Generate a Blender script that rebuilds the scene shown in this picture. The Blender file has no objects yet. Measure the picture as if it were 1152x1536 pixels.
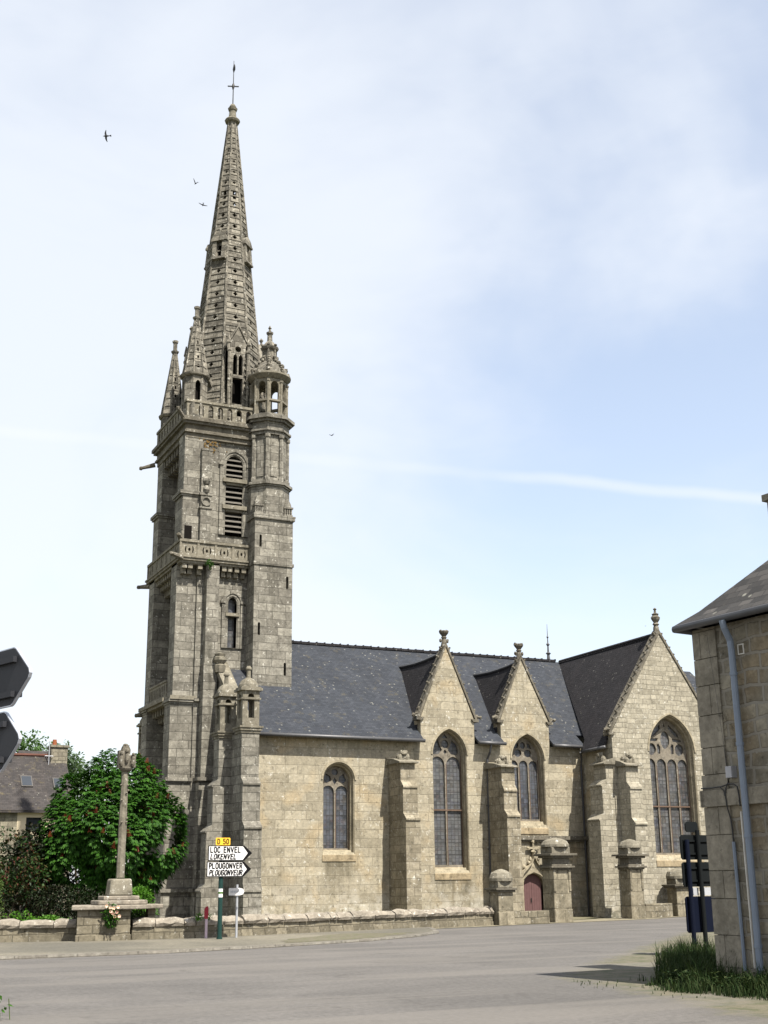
import bpy, bmesh, math, random
from mathutils import Vector, Matrix, noise
from mathutils.geometry import tessellate_polygon
R = math.radians
random.seed(7)
S = bpy.context.scene
COL = S.collection

# ------------------------------------------------------------------ camera
cam = bpy.data.cameras.new('camera')
cam.sensor_fit = 'VERTICAL'; cam.sensor_height = 36.0
cam.lens = 1881.0 / 1536.0 * 36.0
cam.clip_start = 0.1; cam.clip_end = 6000
co = bpy.data.objects.new('camera', cam); COL.objects.link(co)
AZ, PI_, RO = R(25.5), R(16.32), R(-0.67)
fw = Vector((math.sin(AZ)*math.cos(PI_), math.cos(AZ)*math.cos(PI_), math.sin(PI_)))
rt = Vector((math.cos(AZ), -math.sin(AZ), 0)); up = rt.cross(fw)
rt2 = rt*math.cos(RO) + up*math.sin(RO); up2 = up*math.cos(RO) - rt*math.sin(RO)
m = Matrix((rt2, up2, -fw)).transposed().to_4x4(); m.translation = Vector((0, 0, 1.65))
co.matrix_world = m
S.camera = co

# ------------------------------------------------------------------ light
SUN_AZ, SUN_EL = R(180-12), R(57)          # measured from north, clockwise
sun = bpy.data.lights.new('sun', 'SUN'); sun.energy = 5.0; sun.angle = R(0.5); sun.color = (1.0, 0.95, 0.86)
so = bpy.data.objects.new('sun', sun); COL.objects.link(so)
sd = Vector((math.sin(SUN_AZ)*math.cos(SUN_EL), math.cos(SUN_AZ)*math.cos(SUN_EL), math.sin(SUN_EL)))
so.rotation_euler = sd.to_track_quat('Z', 'Y').to_euler(); so.location = (0, 0, 80)
S.view_settings.view_transform = 'Standard'; S.view_settings.look = 'None'
S.view_settings.gamma = 1.0; S.view_settings.use_curve_mapping = False
S.view_settings.exposure = 1.15

W = bpy.data.worlds.new('World'); S.world = W; W.use_nodes = True
nt = W.node_tree; N, L = nt.nodes, nt.links
N.clear()
def wn(t, **k):
    n = N.new(t)
    for a, b in k.items(): setattr(n, a, b)
    return n
out = wn('ShaderNodeOutputWorld'); bg = wn('ShaderNodeBackground')
sky = wn('ShaderNodeTexSky', sky_type='NISHITA', sun_disc=False, sun_elevation=SUN_EL, sun_rotation=SUN_AZ, air_density=1.0, dust_density=1.2, ozone_density=1.4)
tc = wn('ShaderNodeTexCoord')
def wmath(op, a, b=None, c=None, clamp=False):
    n = wn('ShaderNodeMath', operation=op, use_clamp=clamp)
    for i, v in enumerate((a, b, c)):
        if v is None: continue
        if isinstance(v, (int, float)): n.inputs[i].default_value = v
        else: L.new(v, n.inputs[i])
    return n.outputs[0]
def wdot(vec):
    n = wn('ShaderNodeVectorMath', operation='DOT_PRODUCT'); L.new(tc.outputs['Generated'], n.inputs[0])
    n.inputs[1].default_value = vec; return n.outputs['Value']
def wnoise(scale, detail, rough, dist=0.0, sc=(1, 1, 1)):
    mp = wn('ShaderNodeMapping'); mp.inputs['Scale'].default_value = sc
    L.new(tc.outputs['Generated'], mp.inputs[0])
    n = wn('ShaderNodeTexNoise'); L.new(mp.outputs[0], n.inputs['Vector'])
    n.inputs['Scale'].default_value = scale; n.inputs['Detail'].default_value = detail
    n.inputs['Roughness'].default_value = rough; n.inputs['Distortion'].default_value = dist
    return n.outputs['Fac']
def wrange(v, a, b, c=0.0, d=1.0, kind='SMOOTHSTEP'):
    n = wn('ShaderNodeMapRange', interpolation_type=kind); L.new(v, n.inputs[0])
    for i, q in enumerate((a, b, c, d)): n.inputs[i+1].default_value = q
    return n.outputs[0]
# high thin cloud, thicker to the west (left) and overhead, thinner to the east
east = wdot((0.90, -0.43, 0.0))
cl = wmath('ADD', wmath('MULTIPLY', wnoise(2.3, 5, 0.52, 0.6, (1, 1, 1.7)), 1.5), wmath('MULTIPLY', wnoise(8, 4, 0.6, 0.4, (1, 1, 2.6)), 0.20))
cl = wmath('SUBTRACT', cl, wmath('MULTIPLY', east, 0.80))
cover = wrange(cl, 0.40, 1.06, 0.34, 1.0)
# long contrail across the sky
cn = Vector((0.01803, 0.12602, -0.36394)).normalized()
cd = wmath('ADD', wdot(cn), wmath('MULTIPLY', wmath('SUBTRACT', wnoise(9, 3, 0.6), 0.5), 0.012))
trail = wrange(wmath('ABSOLUTE', cd), 0.0004, 0.0068, 1.0, 0.0)
trail = wmath('MULTIPLY', trail, wrange(wnoise(5, 3, 0.6), 0.34, 0.62, 0.12, 0.45))
trail = wmath('MULTIPLY', trail, wrange(wdot((0.4, 0.9, 0)), 0.2, 0.5))
cov_ = wmath('MULTIPLY', cover, 0.83); tot = wmath('SUBTRACT', 1.0, wmath('MULTIPLY', wmath('SUBTRACT', 1.0, cov_), wmath('SUBTRACT', 1.0, trail)))
skyk = wn('ShaderNodeMix', data_type='RGBA', blend_type='MULTIPLY'); skyk.inputs['Factor'].default_value = 1.0
L.new(sky.outputs[0], skyk.inputs['A']); skyk.inputs['B'].default_value = (1.38, 1.22, 1.10, 1)
mixc = wn('ShaderNodeMix', data_type='RGBA'); L.new(tot, mixc.inputs['Factor'])
L.new(skyk.outputs['Result'], mixc.inputs['A']); mixc.inputs['B'].default_value = (4.40, 4.60, 4.88, 1)
L.new(mixc.outputs['Result'], bg.inputs['Color']); bg.inputs['Strength'].default_value = 0.10
L.new(bg.outputs[0], out.inputs['Surface'])

# ------------------------------------------------------------------ materials
class Mat:
    def __init__(s, name):
        s.m = bpy.data.materials.new(name); s.m.use_nodes = True
        s.n = s.m.node_tree.nodes; s.l = s.m.node_tree.links
        s.n.clear()
        s.o = s.n.new('ShaderNodeOutputMaterial'); s.b = s.n.new('ShaderNodeBsdfPrincipled')
        s.l.new(s.b.outputs[0], s.o.inputs[0])
    def node(s, t, **k):
        n = s.n.new(t)
        for a, b in k.items(): setattr(n, a, b)
        return n
    def set(s, sock, v):
        if hasattr(v, 'is_linked'): s.l.new(v, sock)
        else: sock.default_value = v
    def math(s, op, a, b=0.0, clamp=False):
        n = s.node('ShaderNodeMath', operation=op, use_clamp=clamp); s.set(n.inputs[0], a); s.set(n.inputs[1], b); return n.outputs[0]
    def vm(s, op, a, b=None):
        n = s.node('ShaderNodeVectorMath', operation=op); s.set(n.inputs[0], a)
        if b is not None: s.set(n.inputs[1], b)
        return n.outputs['Value'] if op in ('DOT_PRODUCT', 'LENGTH') else n.outputs['Vector']
    def noise(s, vec, scale, detail=4, rough=0.6, dist=0.0, sc=None):
        if sc:
            mp = s.node('ShaderNodeMapping'); mp.inputs['Scale'].default_value = sc; s.set(mp.inputs[0], vec); vec = mp.outputs[0]
        n = s.node('ShaderNodeTexNoise'); s.set(n.inputs['Vector'], vec)
        n.inputs['Scale'].default_value = scale; n.inputs['Detail'].default_value = detail
        n.inputs['Roughness'].default_value = rough; n.inputs['Distortion'].default_value = dist
        return n.outputs['Fac']
    def range(s, v, a, b, c=0.0, d=1.0):
        n = s.node('ShaderNodeMapRange', interpolation_type='SMOOTHSTEP'); s.set(n.inputs[0], v)
        for i, q in enumerate((a, b, c, d)): n.inputs[i+1].default_value = q
        return n.outputs[0]
    def mix(s, f, a, b, mode='MIX'):
        n = s.node('ShaderNodeMix', data_type='RGBA', blend_type=mode)
        s.set(n.inputs['Factor'], f)
        s.set(n.inputs['A'], a if hasattr(a, 'is_linked') else (*a, 1) if len(a) == 3 else a)
        s.set(n.inputs['B'], b if hasattr(b, 'is_linked') else (*b, 1) if len(b) == 3 else b)
        return n.outputs['Result']
    def pos(s):
        return s.node('ShaderNodeNewGeometry').outputs['Position']
    def uv(s):
        g = s.node('ShaderNodeNewGeometry'); nn = g.outputs['True Normal']; p = g.outputs['Position']
        t = s.vm('NORMALIZE', s.vm('CROSS_PRODUCT', (0, 0, 1), nn)); b = s.vm('CROSS_PRODUCT', nn, t)
        c = s.node('ShaderNodeCombineXYZ')
        s.l.new(s.vm('DOT_PRODUCT', p, t), c.inputs[0]); s.l.new(s.vm('DOT_PRODUCT', p, b), c.inputs[1])
        return p, c.outputs[0]
    def bump(s, h, strength=0.5, dist=0.02):
        n = s.node('ShaderNodeBump'); n.inputs['Strength'].default_value = strength; n.inputs['Distance'].default_value = dist
        s.l.new(h, n.inputs['Height']); s.l.new(n.outputs[0], s.b.inputs['Normal'])
    def done(s, col, rough=0.8, spec=0.3, metal=0.0):
        s.set(s.b.inputs['Base Color'], col if hasattr(col, 'is_linked') else (*col, 1))
        s.set(s.b.inputs['Roughness'], rough)
        s.b.inputs['Specular IOR Level'].default_value = spec; s.b.inputs['Metallic'].default_value = metal
        return s.m

def stone(name, lo, hi, bw=0.8, bh=0.36, mort=None, msize=0.012, lichen=0.5, orange=0.0, streak=0.5, wob=0.05, bumpk=0.7, blocks=True, warm=None, mk=(0.25, 0.75), grunge=0.28, stains=(), damp=False):
    lo, hi = tuple(c*0.74 for c in lo), tuple(c*0.74 for c in hi)
    warm = tuple(c*0.74 for c in warm) if warm else None; mort = tuple(c*0.74 for c in mort) if mort else None
    mid = tuple((a+b)/2 for a, b in zip(lo, hi)); lo = tuple(a*.95+b*.05 for a, b in zip(lo, mid)); hi = tuple(a*1.02 for a in hi)
    s = Mat(name); p, uv = s.uv()
    if blocks:
        wv = s.node('ShaderNodeTexNoise'); s.l.new(p, wv.inputs['Vector']); wv.inputs['Scale'].default_value = 1.7; wv.inputs['Detail'].default_value = 3
        off = s.vm('SCALE', s.vm('SUBTRACT', wv.outputs['Color'], (0.5, 0.5, 0.5))); off.node.inputs['Scale'].default_value = wob
        uv2 = s.vm('ADD', uv, off)
        br = s.node('ShaderNodeTexBrick'); s.l.new(uv2, br.inputs['Vector'])
        br.inputs['Scale'].default_value = 1.0; br.inputs['Brick Width'].default_value = bw; br.inputs['Row Height'].default_value = bh
        br.inputs['Mortar Size'].default_value = msize; br.inputs['Mortar Smooth'].default_value = 0.35; br.inputs['Bias'].default_value = 0.0
        br.offset = 0.43; br.squash = 0.72; br.squash_frequency = 3
        br.inputs['Color1'].default_value = (0, 0, 0, 1); br.inputs['Color2'].default_value = (1, 1, 1, 1); br.inputs['Mortar'].default_value = (0.5, 0.5, 0.5, 1)
        col = s.mix(br.outputs['Color'], lo, hi)
        # some blocks of another hue
        vo = s.noise(uv, 0.9, 1, 0.5)
        if warm: col = s.mix(s.range(vo, 0.52, 0.7, 0, 0.75), col, warm)
    else:
        col = s.mix(s.noise(p, 1.5, 4, 0.6), lo, hi)
    big = s.noise(p, 0.55, 5, 0.62)
    col = s.mix(s.range(big, 0.5, 0.8, 0, 0.15 + grunge), col, s.mix(1.0, col, (0.55, 0.55, 0.52), 'MULTIPLY'))
    g = s.noise(p, 9.0, 6, 0.7)
    col = s.mix(1.0, col, s.mix(g, (0.45, 0.45, 0.45), (1.55, 1.55, 1.55)), 'MULTIPLY')
    # rain streaks down the face
    cmb = s.noise(uv, 1.0, 5, 0.65, 0.3, (2.2, 0.16, 1))
    med = s.noise(p, 2.6, 6, 0.68, 0.5)
    col = s.mix(1.0, col, s.mix(s.range(med, 0.28, 0.72), (1-grunge, 1-grunge, 1-grunge*1.02), (1+grunge*.7, 1+grunge*.7, 1+grunge*.68)), 'MULTIPLY')
    col = s.mix(s.range(cmb, 0.52, 0.74, 0, streak), col, s.mix(1.0, col, (0.42, 0.42, 0.39), 'MULTIPLY'))
    if stains or damp:
        sx = s.node('ShaderNodeSeparateXYZ'); s.l.new(p, sx.inputs[0]); px_, pz_ = sx.outputs[0], sx.outputs[2]
        run = s.noise(p, 1.0, 5, 0.7, 0.3, (3.2, 3.2, 0.35))
        for x0, x1, zt, ln in stains:
            mk_ = s.math('MULTIPLY', s.range(px_, x0-.12, x0+.2), s.range(px_, x1-.2, x1+.12, 1, 0))
            mk_ = s.math('MULTIPLY', mk_, s.math('MULTIPLY', s.range(pz_, zt-ln, zt-.1, 0, 1), s.range(pz_, zt, zt+.1, 1, 0)))
            col = s.mix(s.math('MULTIPLY', mk_, s.range(run, 0.35, 0.62, 0.25, 0.9)), col, s.mix(1.0, col, (0.40, 0.39, 0.36), 'MULTIPLY'))
        if damp:
            low = s.math('MULTIPLY', s.range(pz_, 0.2, 2.0, 1, 0), s.range(s.noise(p, 1.9, 6, 0.7), 0.46, 0.62))
            col = s.mix(s.math('MULTIPLY', low, 0.55), col, (0.40, 0.38, 0.33))
            gz = s.math('MULTIPLY', s.range(pz_, 0.0, 1.0, 1, 0), s.range(s.noise(p, 2.7, 5, 0.7), 0.45, 0.6)); col = s.mix(s.math('MULTIPLY', gz, 0.6), col, (0.085, 0.085, 0.06))
    # pale crusts of lichen
    l1 = s.math('MULTIPLY', s.range(s.noise(p, 6.5, 8, 0.70), 0.575, 0.66), s.range(s.noise(p, 0.9, 4, 0.65), 0.38, 0.60))
    vor = s.node('ShaderNodeTexVoronoi'); dn = s.node('ShaderNodeTexNoise'); s.l.new(p, dn.inputs['Vector']); dn.inputs['Scale'].default_value = 9.0; dn.inputs['Detail'].default_value = 4
    dv_ = s.vm('SCALE', dn.outputs['Color']); dv_.node.inputs['Scale'].default_value = 0.34; s.l.new(s.vm('ADD', p, dv_), vor.inputs['Vector']); vor.inputs['Scale'].default_value = 4.3
    spots = s.math('MULTIPLY', s.range(vor.outputs['Distance'], 0.06, 0.30, 1, 0), s.math('MULTIPLY', s.range(s.noise(p, 14, 4, 0.7), 0.42, 0.64), s.range(s.noise(p, 0.8, 4, 0.65), 0.40, 0.6, 0.25, 1.0)))
    lf = s.math('MULTIPLY', s.math('MAXIMUM', l1, spots), lichen)
    col = s.mix(lf, col, (0.47, 0.455, 0.40))
    dk = s.math('MULTIPLY', s.range(s.noise(p, 5.1, 7, 0.72), 0.56, 0.68), 0.75)
    col = s.mix(dk, col, s.mix(1.0, col, (0.38, 0.38, 0.37), 'MULTIPLY'))
    if orange:
        of = s.math('MULTIPLY', s.range(s.noise(p, 2.3, 7, 0.72), 0.66, 0.76), orange)
        col = s.mix(of, col, (0.40, 0.23, 0.06))
    h = s.math('MULTIPLY', g, 0.55)
    if blocks:
        col = s.mix(s.math('MULTIPLY', br.outputs['Fac'], s.range(s.noise(p, 1.3, 3, 0.6), 0.3, 0.7, *mk)), col, mort or tuple(c*0.42 for c in lo))
        h = s.math('SUBTRACT', h, s.math('MULTIPLY', br.outputs['Fac'], 0.9))
    h = s.math('ADD', h, s.math('MULTIPLY', big, 0.6))
    s.bump(h, bumpk, 0.03)
    return s.done(col, 0.92, 0.15)

M = {}
M['aisle'] = stone('aisle granite', (0.282, 0.250, 0.184), (0.400, 0.357, 0.267), 0.92, 0.36, (0.17, 0.145, 0.10), 0.012, lichen=0.85, orange=0.0, streak=0.45, warm=(0.385, 0.312, 0.20), grunge=.14, mk=(.08, .5), stains=[(20.05, 21.5, 2.4, 1.3), (25.1, 26.8, 1.6, 1.4), (28.9, 30.8, 3.5, .35), (28.3, 32.7, 3.15, .7)], damp=True)
M['tower'] = stone('tower granite', (0.165, 0.153, 0.128), (0.285, 0.267, 0.224), 0.88, 0.35, None, 0.013, lichen=0.95, orange=0.22, streak=0.75, grunge=.34, mk=(.4, 1.0), damp=True)
M['buttress'] = stone('buttress granite', (0.215, 0.187, 0.135), (0.32, 0.282, 0.21), 0.6, 0.33, None, 0.012, lichen=0.95, orange=0.05, streak=0.5)
M['transept'] = stone('transept granite', (0.272, 0.247, 0.19), (0.395, 0.36, 0.282), 0.46, 0.22, None, 0.014, lichen=0.95, streak=0.3, wob=0.13, grunge=.16, mk=(.12, .6), damp=True)
M['carved'] = stone('carved granite', (0.155, 0.14, 0.108), (0.27, 0.245, 0.19), blocks=False, lichen=0.9, orange=0.12, streak=0.7)
M['stained'] = stone('blackened granite', (0.095, 0.085, 0.068), (0.20, 0.18, 0.14), blocks=False, lichen=0.8, streak=0.7)
M['tracery'] = stone('tracery stone', (0.17, 0.15, 0.12), (0.25, 0.22, 0.175), blocks=False, lichen=0.3, streak=0.4)
M['dressed'] = stone('dressed granite', (0.29, 0.25, 0.175), (0.38, 0.335, 0.245), blocks=False, lichen=0.45, streak=0.35)
M['spire'] = stone('spire granite', (0.115, 0.106, 0.088), (0.29, 0.266, 0.218), 0.7, 0.30, None, 0.014, lichen=1.0, orange=0.5, streak=0.75, grunge=.38, mk=(0.5, 0.9))
M['sill'] = stone('ochre sill stone', (0.30, 0.24, 0.15), (0.37, 0.30, 0.20), blocks=False, lichen=0.3, streak=0.6)
M['pillar'] = stone('gate pillar granite', (0.19, 0.168, 0.122), (0.31, 0.272, 0.198), 0.62, 0.52, None, 0.014, lichen=0.6, streak=0.85, grunge=.38)
M['wallst'] = stone('churchyard wall granite', (0.145, 0.128, 0.092), (0.25, 0.22, 0.16), 0.62, 0.24, None, 0.016, lichen=0.55, streak=0.6, wob=0.08)
M['coping'] = stone('rough coping granite', (0.20, 0.172, 0.138), (0.33, 0.295, 0.24), blocks=False, lichen=1.0, streak=0.2, bumpk=1.0)
M['housest'] = stone('house granite', (0.19, 0.17, 0.13), (0.31, 0.28, 0.215), 0.40, 0.25, (0.27, 0.25, 0.21), 0.030, lichen=0.25, streak=0.3, wob=0.20, warm=(0.26, 0.205, 0.13), mk=(0.55, 1.0))
M['quoin'] = stone('quoin granite', (0.235, 0.21, 0.165), (0.31, 0.28, 0.22), blocks=False, lichen=0.2, streak=0.3)
M['farstone'] = stone('far house stone', (0.20, 0.18, 0.14), (0.31, 0.28, 0.21), 0.4, 0.25, None, 0.02, lichen=0.2, streak=0.3)

def slate(name, lo, hi, bw=0.2, bh=0.13, lichen=0.4, moss=0.0, rough=0.55, tone=None):
    s = Mat(name); p, uv = s.uv()
    br = s.node('ShaderNodeTexBrick'); s.l.new(uv, br.inputs['Vector'])
    br.inputs['Scale'].default_value = 1; br.inputs['Brick Width'].default_value = bw; br.inputs['Row Height'].default_value = bh
    br.inputs['Mortar Size'].default_value = 0.008; br.inputs['Mortar Smooth'].default_value = 0.2
    br.inputs['Color1'].default_value = (0, 0, 0, 1); br.inputs['Color2'].default_value = (1, 1, 1, 1); br.inputs['Mortar'].default_value = (0, 0, 0, 1)
    col = s.mix(br.outputs['Color'], lo, hi)
    col = s.mix(s.range(s.noise(p, 0.7, 5, 0.65), 0.35, 0.75, 0, 0.6), col, tone or s.mix(1.0, col, (0.6, 0.6, 0.62), 'MULTIPLY'))
    col = s.mix(s.range(s.noise(uv, 1.0, 4, 0.6, 0, (2.5, 0.25, 1)), 0.45, 0.75, 0, 0.45), col, s.mix(1.0, col, (1.6, 1.5, 1.4), 'MULTIPLY'))
    vor = s.node('ShaderNodeTexVoronoi'); s.l.new(p, vor.inputs['Vector']); vor.inputs['Scale'].default_value = 4.2
    lf = s.math('MULTIPLY', s.range(vor.outputs['Distance'], 0.08, 0.24, 1, 0), s.range(s.noise(p, 1.3, 5, 0.75), 0.44, 0.62))
    lf = s.math('MAXIMUM', lf, s.math('MULTIPLY', s.range(s.noise(p, 11, 6, 0.7), 0.66, 0.72), s.range(s.noise(p, 0.55, 3, 0.6), 0.45, 0.62)))
    col = s.mix(s.math('MULTIPLY', lf, lichen), col, (0.24, 0.235, 0.20))
    if moss: col = s.mix(s.math('MULTIPLY', s.range(s.noise(p, 2.2, 6, 0.7), 0.55, 0.7), moss), col, (0.13, 0.105, 0.045))
    gn = s.node('ShaderNodeSeparateXYZ'); s.l.new(uv, gn.inputs[0])
    saw = s.math('FRACT', s.math('DIVIDE', gn.outputs[1], bh))
    h = s.math('SUBTRACT', s.math('MULTIPLY', saw, -0.6), s.math('MULTIPLY', br.outputs['Fac'], 0.8))
    h = s.math('ADD', h, s.math('MULTIPLY', s.noise(p, 16, 4, 0.6), 0.5))
    s.bump(h, 0.6, 0.012)
    return s.done(col, rough, 0.25)
M['slate'] = slate('church roof slate', (0.0188, 0.0218, 0.0278), (0.0305, 0.0345, 0.0425), lichen=0.6, moss=0.22, rough=0.8)
M['slate_dark'] = slate('dark roof slate', (0.0105, 0.0095, 0.0108), (0.0175, 0.016, 0.0178), lichen=0.4, rough=0.85)
M['slate_house'] = slate('old house slate', (0.020, 0.019, 0.018), (0.055, 0.051, 0.047), 0.26, 0.17, lichen=0.7, rough=0.7)
M['slate_far'] = slate('far house roof', (0.026, 0.023, 0.022), (0.043, 0.038, 0.036), 0.25, 0.16, lichen=0.6, moss=0.35, rough=0.8)

def plain(name, col, rough=0.6, spec=0.4, metal=0.0, var=0.25, scale=6.0, bumpk=0.0):
    s = Mat(name); p = s.pos()
    n = s.noise(p, scale, 5, 0.65)
    c = s.mix(1.0, col, s.mix(n, (1-var,)*3, (1+var,)*3), 'MULTIPLY')
    if bumpk: s.bump(s.noise(p, scale*4, 4, 0.6), bumpk, 0.01)
    return s.done(c, rough, spec, metal)
M['zinc'] = plain('dark zinc', (0.075, 0.075, 0.078), 0.5, 0.5, 0.3, 0.35, 3)
M['pipe_dark'] = plain('dark lead pipe', (0.045, 0.045, 0.047), 0.55, 0.4, 0.2)
M['pipe_blue'] = plain('blue grey painted pipe', (0.135, 0.165, 0.21), 0.42, 0.5, 0.0, 0.18, 3)
M['pipe_light'] = plain('light grey plastic conduit', (0.34, 0.35, 0.37), 0.5)
M['iron'] = plain('dark wrought iron', (0.03, 0.028, 0.026), 0.6, 0.4, 0.4)
M['rust'] = plain('rust stained bar', (0.105, 0.07, 0.05), 0.8, 0.2, 0, 0.5, 8)
M['door'] = plain('faded maroon paint', (0.095, 0.050, 0.049), 0.7, 0.25, 0, 0.25, 5, 0.2)
M['white'] = plain('white sign face', (0.60, 0.59, 0.58), 0.5, 0.2, 0, 0.10, 3)
M['black'] = plain('black sign paint', (0.003, 0.003, 0.0035), 0.6, 0.12, 0, 0.1)
M['yellow'] = plain('yellow sign face', (0.72, 0.40, 0.03), 0.4, 0.4, 0, 0.06)
M['green_post'] = plain('dark green post paint', (0.006, 0.030, 0.025), 0.5, 0.3, 0, 0.3)
M['grey_post'] = plain('galvanised post', (0.36, 0.37, 0.39), 0.4, 0.5, 0.35, 0.12)
M['sign_back'] = plain('grey sign back', (0.022, 0.023, 0.027), 0.6, 0.25, 0.0, 0.15, 2)
M['sign_rim'] = plain('pale sign rim', (0.42, 0.44, 0.48), 0.35, 0.5, 0.5, 0.1)
M['navy'] = plain('navy blue board', (0.002, 0.004, 0.013), 0.7, 0.12, 0, 0.2)
M['darkpanel'] = plain('dark panel back', (0.006, 0.0075, 0.008), 0.75, 0.12, 0.0, 0.25, 2)
M['red'] = plain('dark red plate', (0.25, 0.012, 0.025), 0.4)
M['pink'] = plain('pinkish plastic marker', (0.42, 0.33, 0.37), 0.6)
M['plaster'] = plain('cream render', (0.52, 0.44, 0.31), 0.9, 0.1, 0, 0.15, 2)
M['terracotta'] = plain('terracotta', (0.22, 0.075, 0.035), 0.8, 0.1)
M['ridge_brown'] = plain('weathered ridge tile', (0.085, 0.042, 0.032), 0.9, 0.1, 0, 0.4, 3)
M['greybox'] = plain('grey junction box', (0.30, 0.30, 0.31), 0.5)
M['cable'] = plain('black cable', (0.010, 0.010, 0.010), 0.5)
M['bird'] = plain('dark feathers', (0.016, 0.015, 0.017), 0.7)
M['bark'] = plain('bark', (0.065, 0.05, 0.036), 0.9, 0.1, 0, 0.5, 6, 0.6)
M['stem'] = plain('green stem', (0.06, 0.09, 0.03), 0.8, 0.1)
M['louvre'] = plain('weathered louvre slate', (0.125, 0.115, 0.097), 0.85, 0.2, 0, 0.4, 5)
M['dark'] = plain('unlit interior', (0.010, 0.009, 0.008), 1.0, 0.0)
M['frame'] = plain('dark window frame', (0.06, 0.055, 0.05), 0.6)
M['whiteframe'] = plain('white putty', (0.5, 0.48, 0.43), 0.8)

def glass_mat(name, base, cell=(0.17, 0.155), warm=0.3):
    s = Mat(name); p, uv = s.uv()
    br = s.node('ShaderNodeTexBrick'); s.l.new(uv, br.inputs['Vector']); br.offset = 0.0
    br.inputs['Scale'].default_value = 1; br.inputs['Brick Width'].default_value = cell[0]; br.inputs['Row Height'].default_value = cell[1]
    br.inputs['Mortar Size'].default_value = 0.011; br.inputs['Color1'].default_value = (0, 0, 0, 1); br.inputs['Color2'].default_value = (1, 1, 1, 1)
    b2 = s.node('ShaderNodeTexBrick'); s.l.new(uv, b2.inputs['Vector']); b2.offset = 0.0
    b2.inputs['Scale'].default_value = 1; b2.inputs['Brick Width'].default_value = 8.0; b2.inputs['Row Height'].default_value = 0.52
    b2.inputs['Mortar Size'].default_value = 0.018
    col = s.mix(br.outputs['Color'], tuple(c*.6 for c in base), tuple(c*2.1 for c in base))
    hue = s.noise(p, 3.1, 2, 0.5); col = s.mix(s.range(hue, 0.56, 0.64, 0, 0.35), col, (0.05, 0.055, 0.085)); col = s.mix(s.range(hue, 0.44, 0.36, 0, 0.3), col, (0.075, 0.06, 0.035))
    rv = s.node('ShaderNodeTexVoronoi'); s.l.new(uv, rv.inputs['Vector']); rv.inputs['Scale'].default_value = 4.6; rv.inputs['Randomness'].default_value = 0.15; col = s.mix(s.range(rv.outputs['Distance'], 0.20, 0.28, 0.45, 0), col, (0.012, 0.012, 0.013))
    col = s.mix(s.range(s.noise(p, 6, 3, 0.6), 0.5, 0.68, 0, warm), col, (0.10, 0.065, 0.06))
    col = s.mix(s.range(s.noise(p, 1.1, 3, 0.6), 0.4, 0.7, 0, 0.6), col, tuple(c*2.2 for c in base))
    col = s.mix(s.math('MULTIPLY', s.math('MAXIMUM', br.outputs['Fac'], b2.outputs['Fac']), 0.7), col, (0.018, 0.018, 0.018))
    s.bump(s.math('ADD', s.noise(p, 9, 2, 0.5), br.outputs['Fac']), 0.35, 0.02)
    return s.done(col, 0.38, 0.5)
M['glass'] = glass_mat('leaded stained glass behind mesh', (0.042, 0.043, 0.0435))
M['glass_blue'] = glass_mat('bluish leaded glass', (0.030, 0.033, 0.039), (0.15, 0.2))
M['pane'] = plain('dark window pane', (0.03, 0.035, 0.042), 0.12, 0.6, 0, 0.2, 2)

def leaf_mat(name, cols, trans=0.35, rough=0.5):
    s = Mat(name); g = s.node('ShaderNodeNewGeometry')
    r = s.node('ShaderNodeValToRGB'); s.l.new(g.outputs['Random Per Island'], r.inputs[0])
    e = r.color_ramp.elements; e[0].color = (*cols[0], 1); e[1].color = (*cols[-1], 1)
    for i, c in enumerate(cols[1:-1]):
        q = e.new((i+1)/(len(cols)-1)); q.color = (*c, 1)
    big = s.noise(g.outputs['Position'], 1.1, 3, 0.6)
    col = s.mix(1.0, r.outputs[0], s.mix(big, (0.6, 0.6, 0.6), (1.4, 1.4, 1.3)), 'MULTIPLY')
    s.done(col, rough, 0.14)
    tr = s.node('ShaderNodeBsdfTranslucent'); s.l.new(s.mix(1.0, col, (1.3, 1.5, 0.7), 'MULTIPLY'), tr.inputs[0])
    mx = s.node('ShaderNodeMixShader'); mx.inputs[0].default_value = trans
    s.l.new(s.b.outputs[0], mx.inputs[1]); s.l.new(tr.outputs[0], mx.inputs[2]); s.l.new(mx.outputs[0], s.o.inputs[0])
    return s.m
M['chestnut'] = leaf_mat('chestnut leaves', [(0.010, 0.036, 0.004), (0.020, 0.066, 0.006), (0.038, 0.105, 0.010)], 0.2, 0.62)
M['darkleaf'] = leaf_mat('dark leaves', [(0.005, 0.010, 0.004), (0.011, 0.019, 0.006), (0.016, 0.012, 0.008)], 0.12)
M['redleaf'] = leaf_mat('reddish shrub leaves', [(0.008, 0.02, 0.006), (0.018, 0.045, 0.010), (0.014, 0.03, 0.008), (0.06, 0.016, 0.012), (0.025, 0.055, 0.012)], 0.2)
M['bright'] = leaf_mat('bright leaves', [(0.045, 0.11, 0.014), (0.08, 0.19, 0.022)], 0.3)
M['olive'] = leaf_mat('clipped leaves', [(0.045, 0.08, 0.02), (0.075, 0.11, 0.03)], 0.2)
M['fartree'] = leaf_mat('far tree leaves', [(0.045, 0.09, 0.025), (0.07, 0.12, 0.045)], 0.3)
M['greyleaf'] = leaf_mat('grey green leaves', [(0.09, 0.12, 0.085), (0.06, 0.095, 0.05)], 0.3)
M['grass'] = leaf_mat('long grass', [(0.008, 0.018, 0.005), (0.015, 0.033, 0.008), (0.04, 0.05, 0.02), (0.014, 0.030, 0.008)], 0.15, 0.8)
M['flower'] = leaf_mat('coral red flowers', [(0.21, 0.034, 0.038), (0.30, 0.085, 0.075)], 0.25, 0.6)
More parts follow.
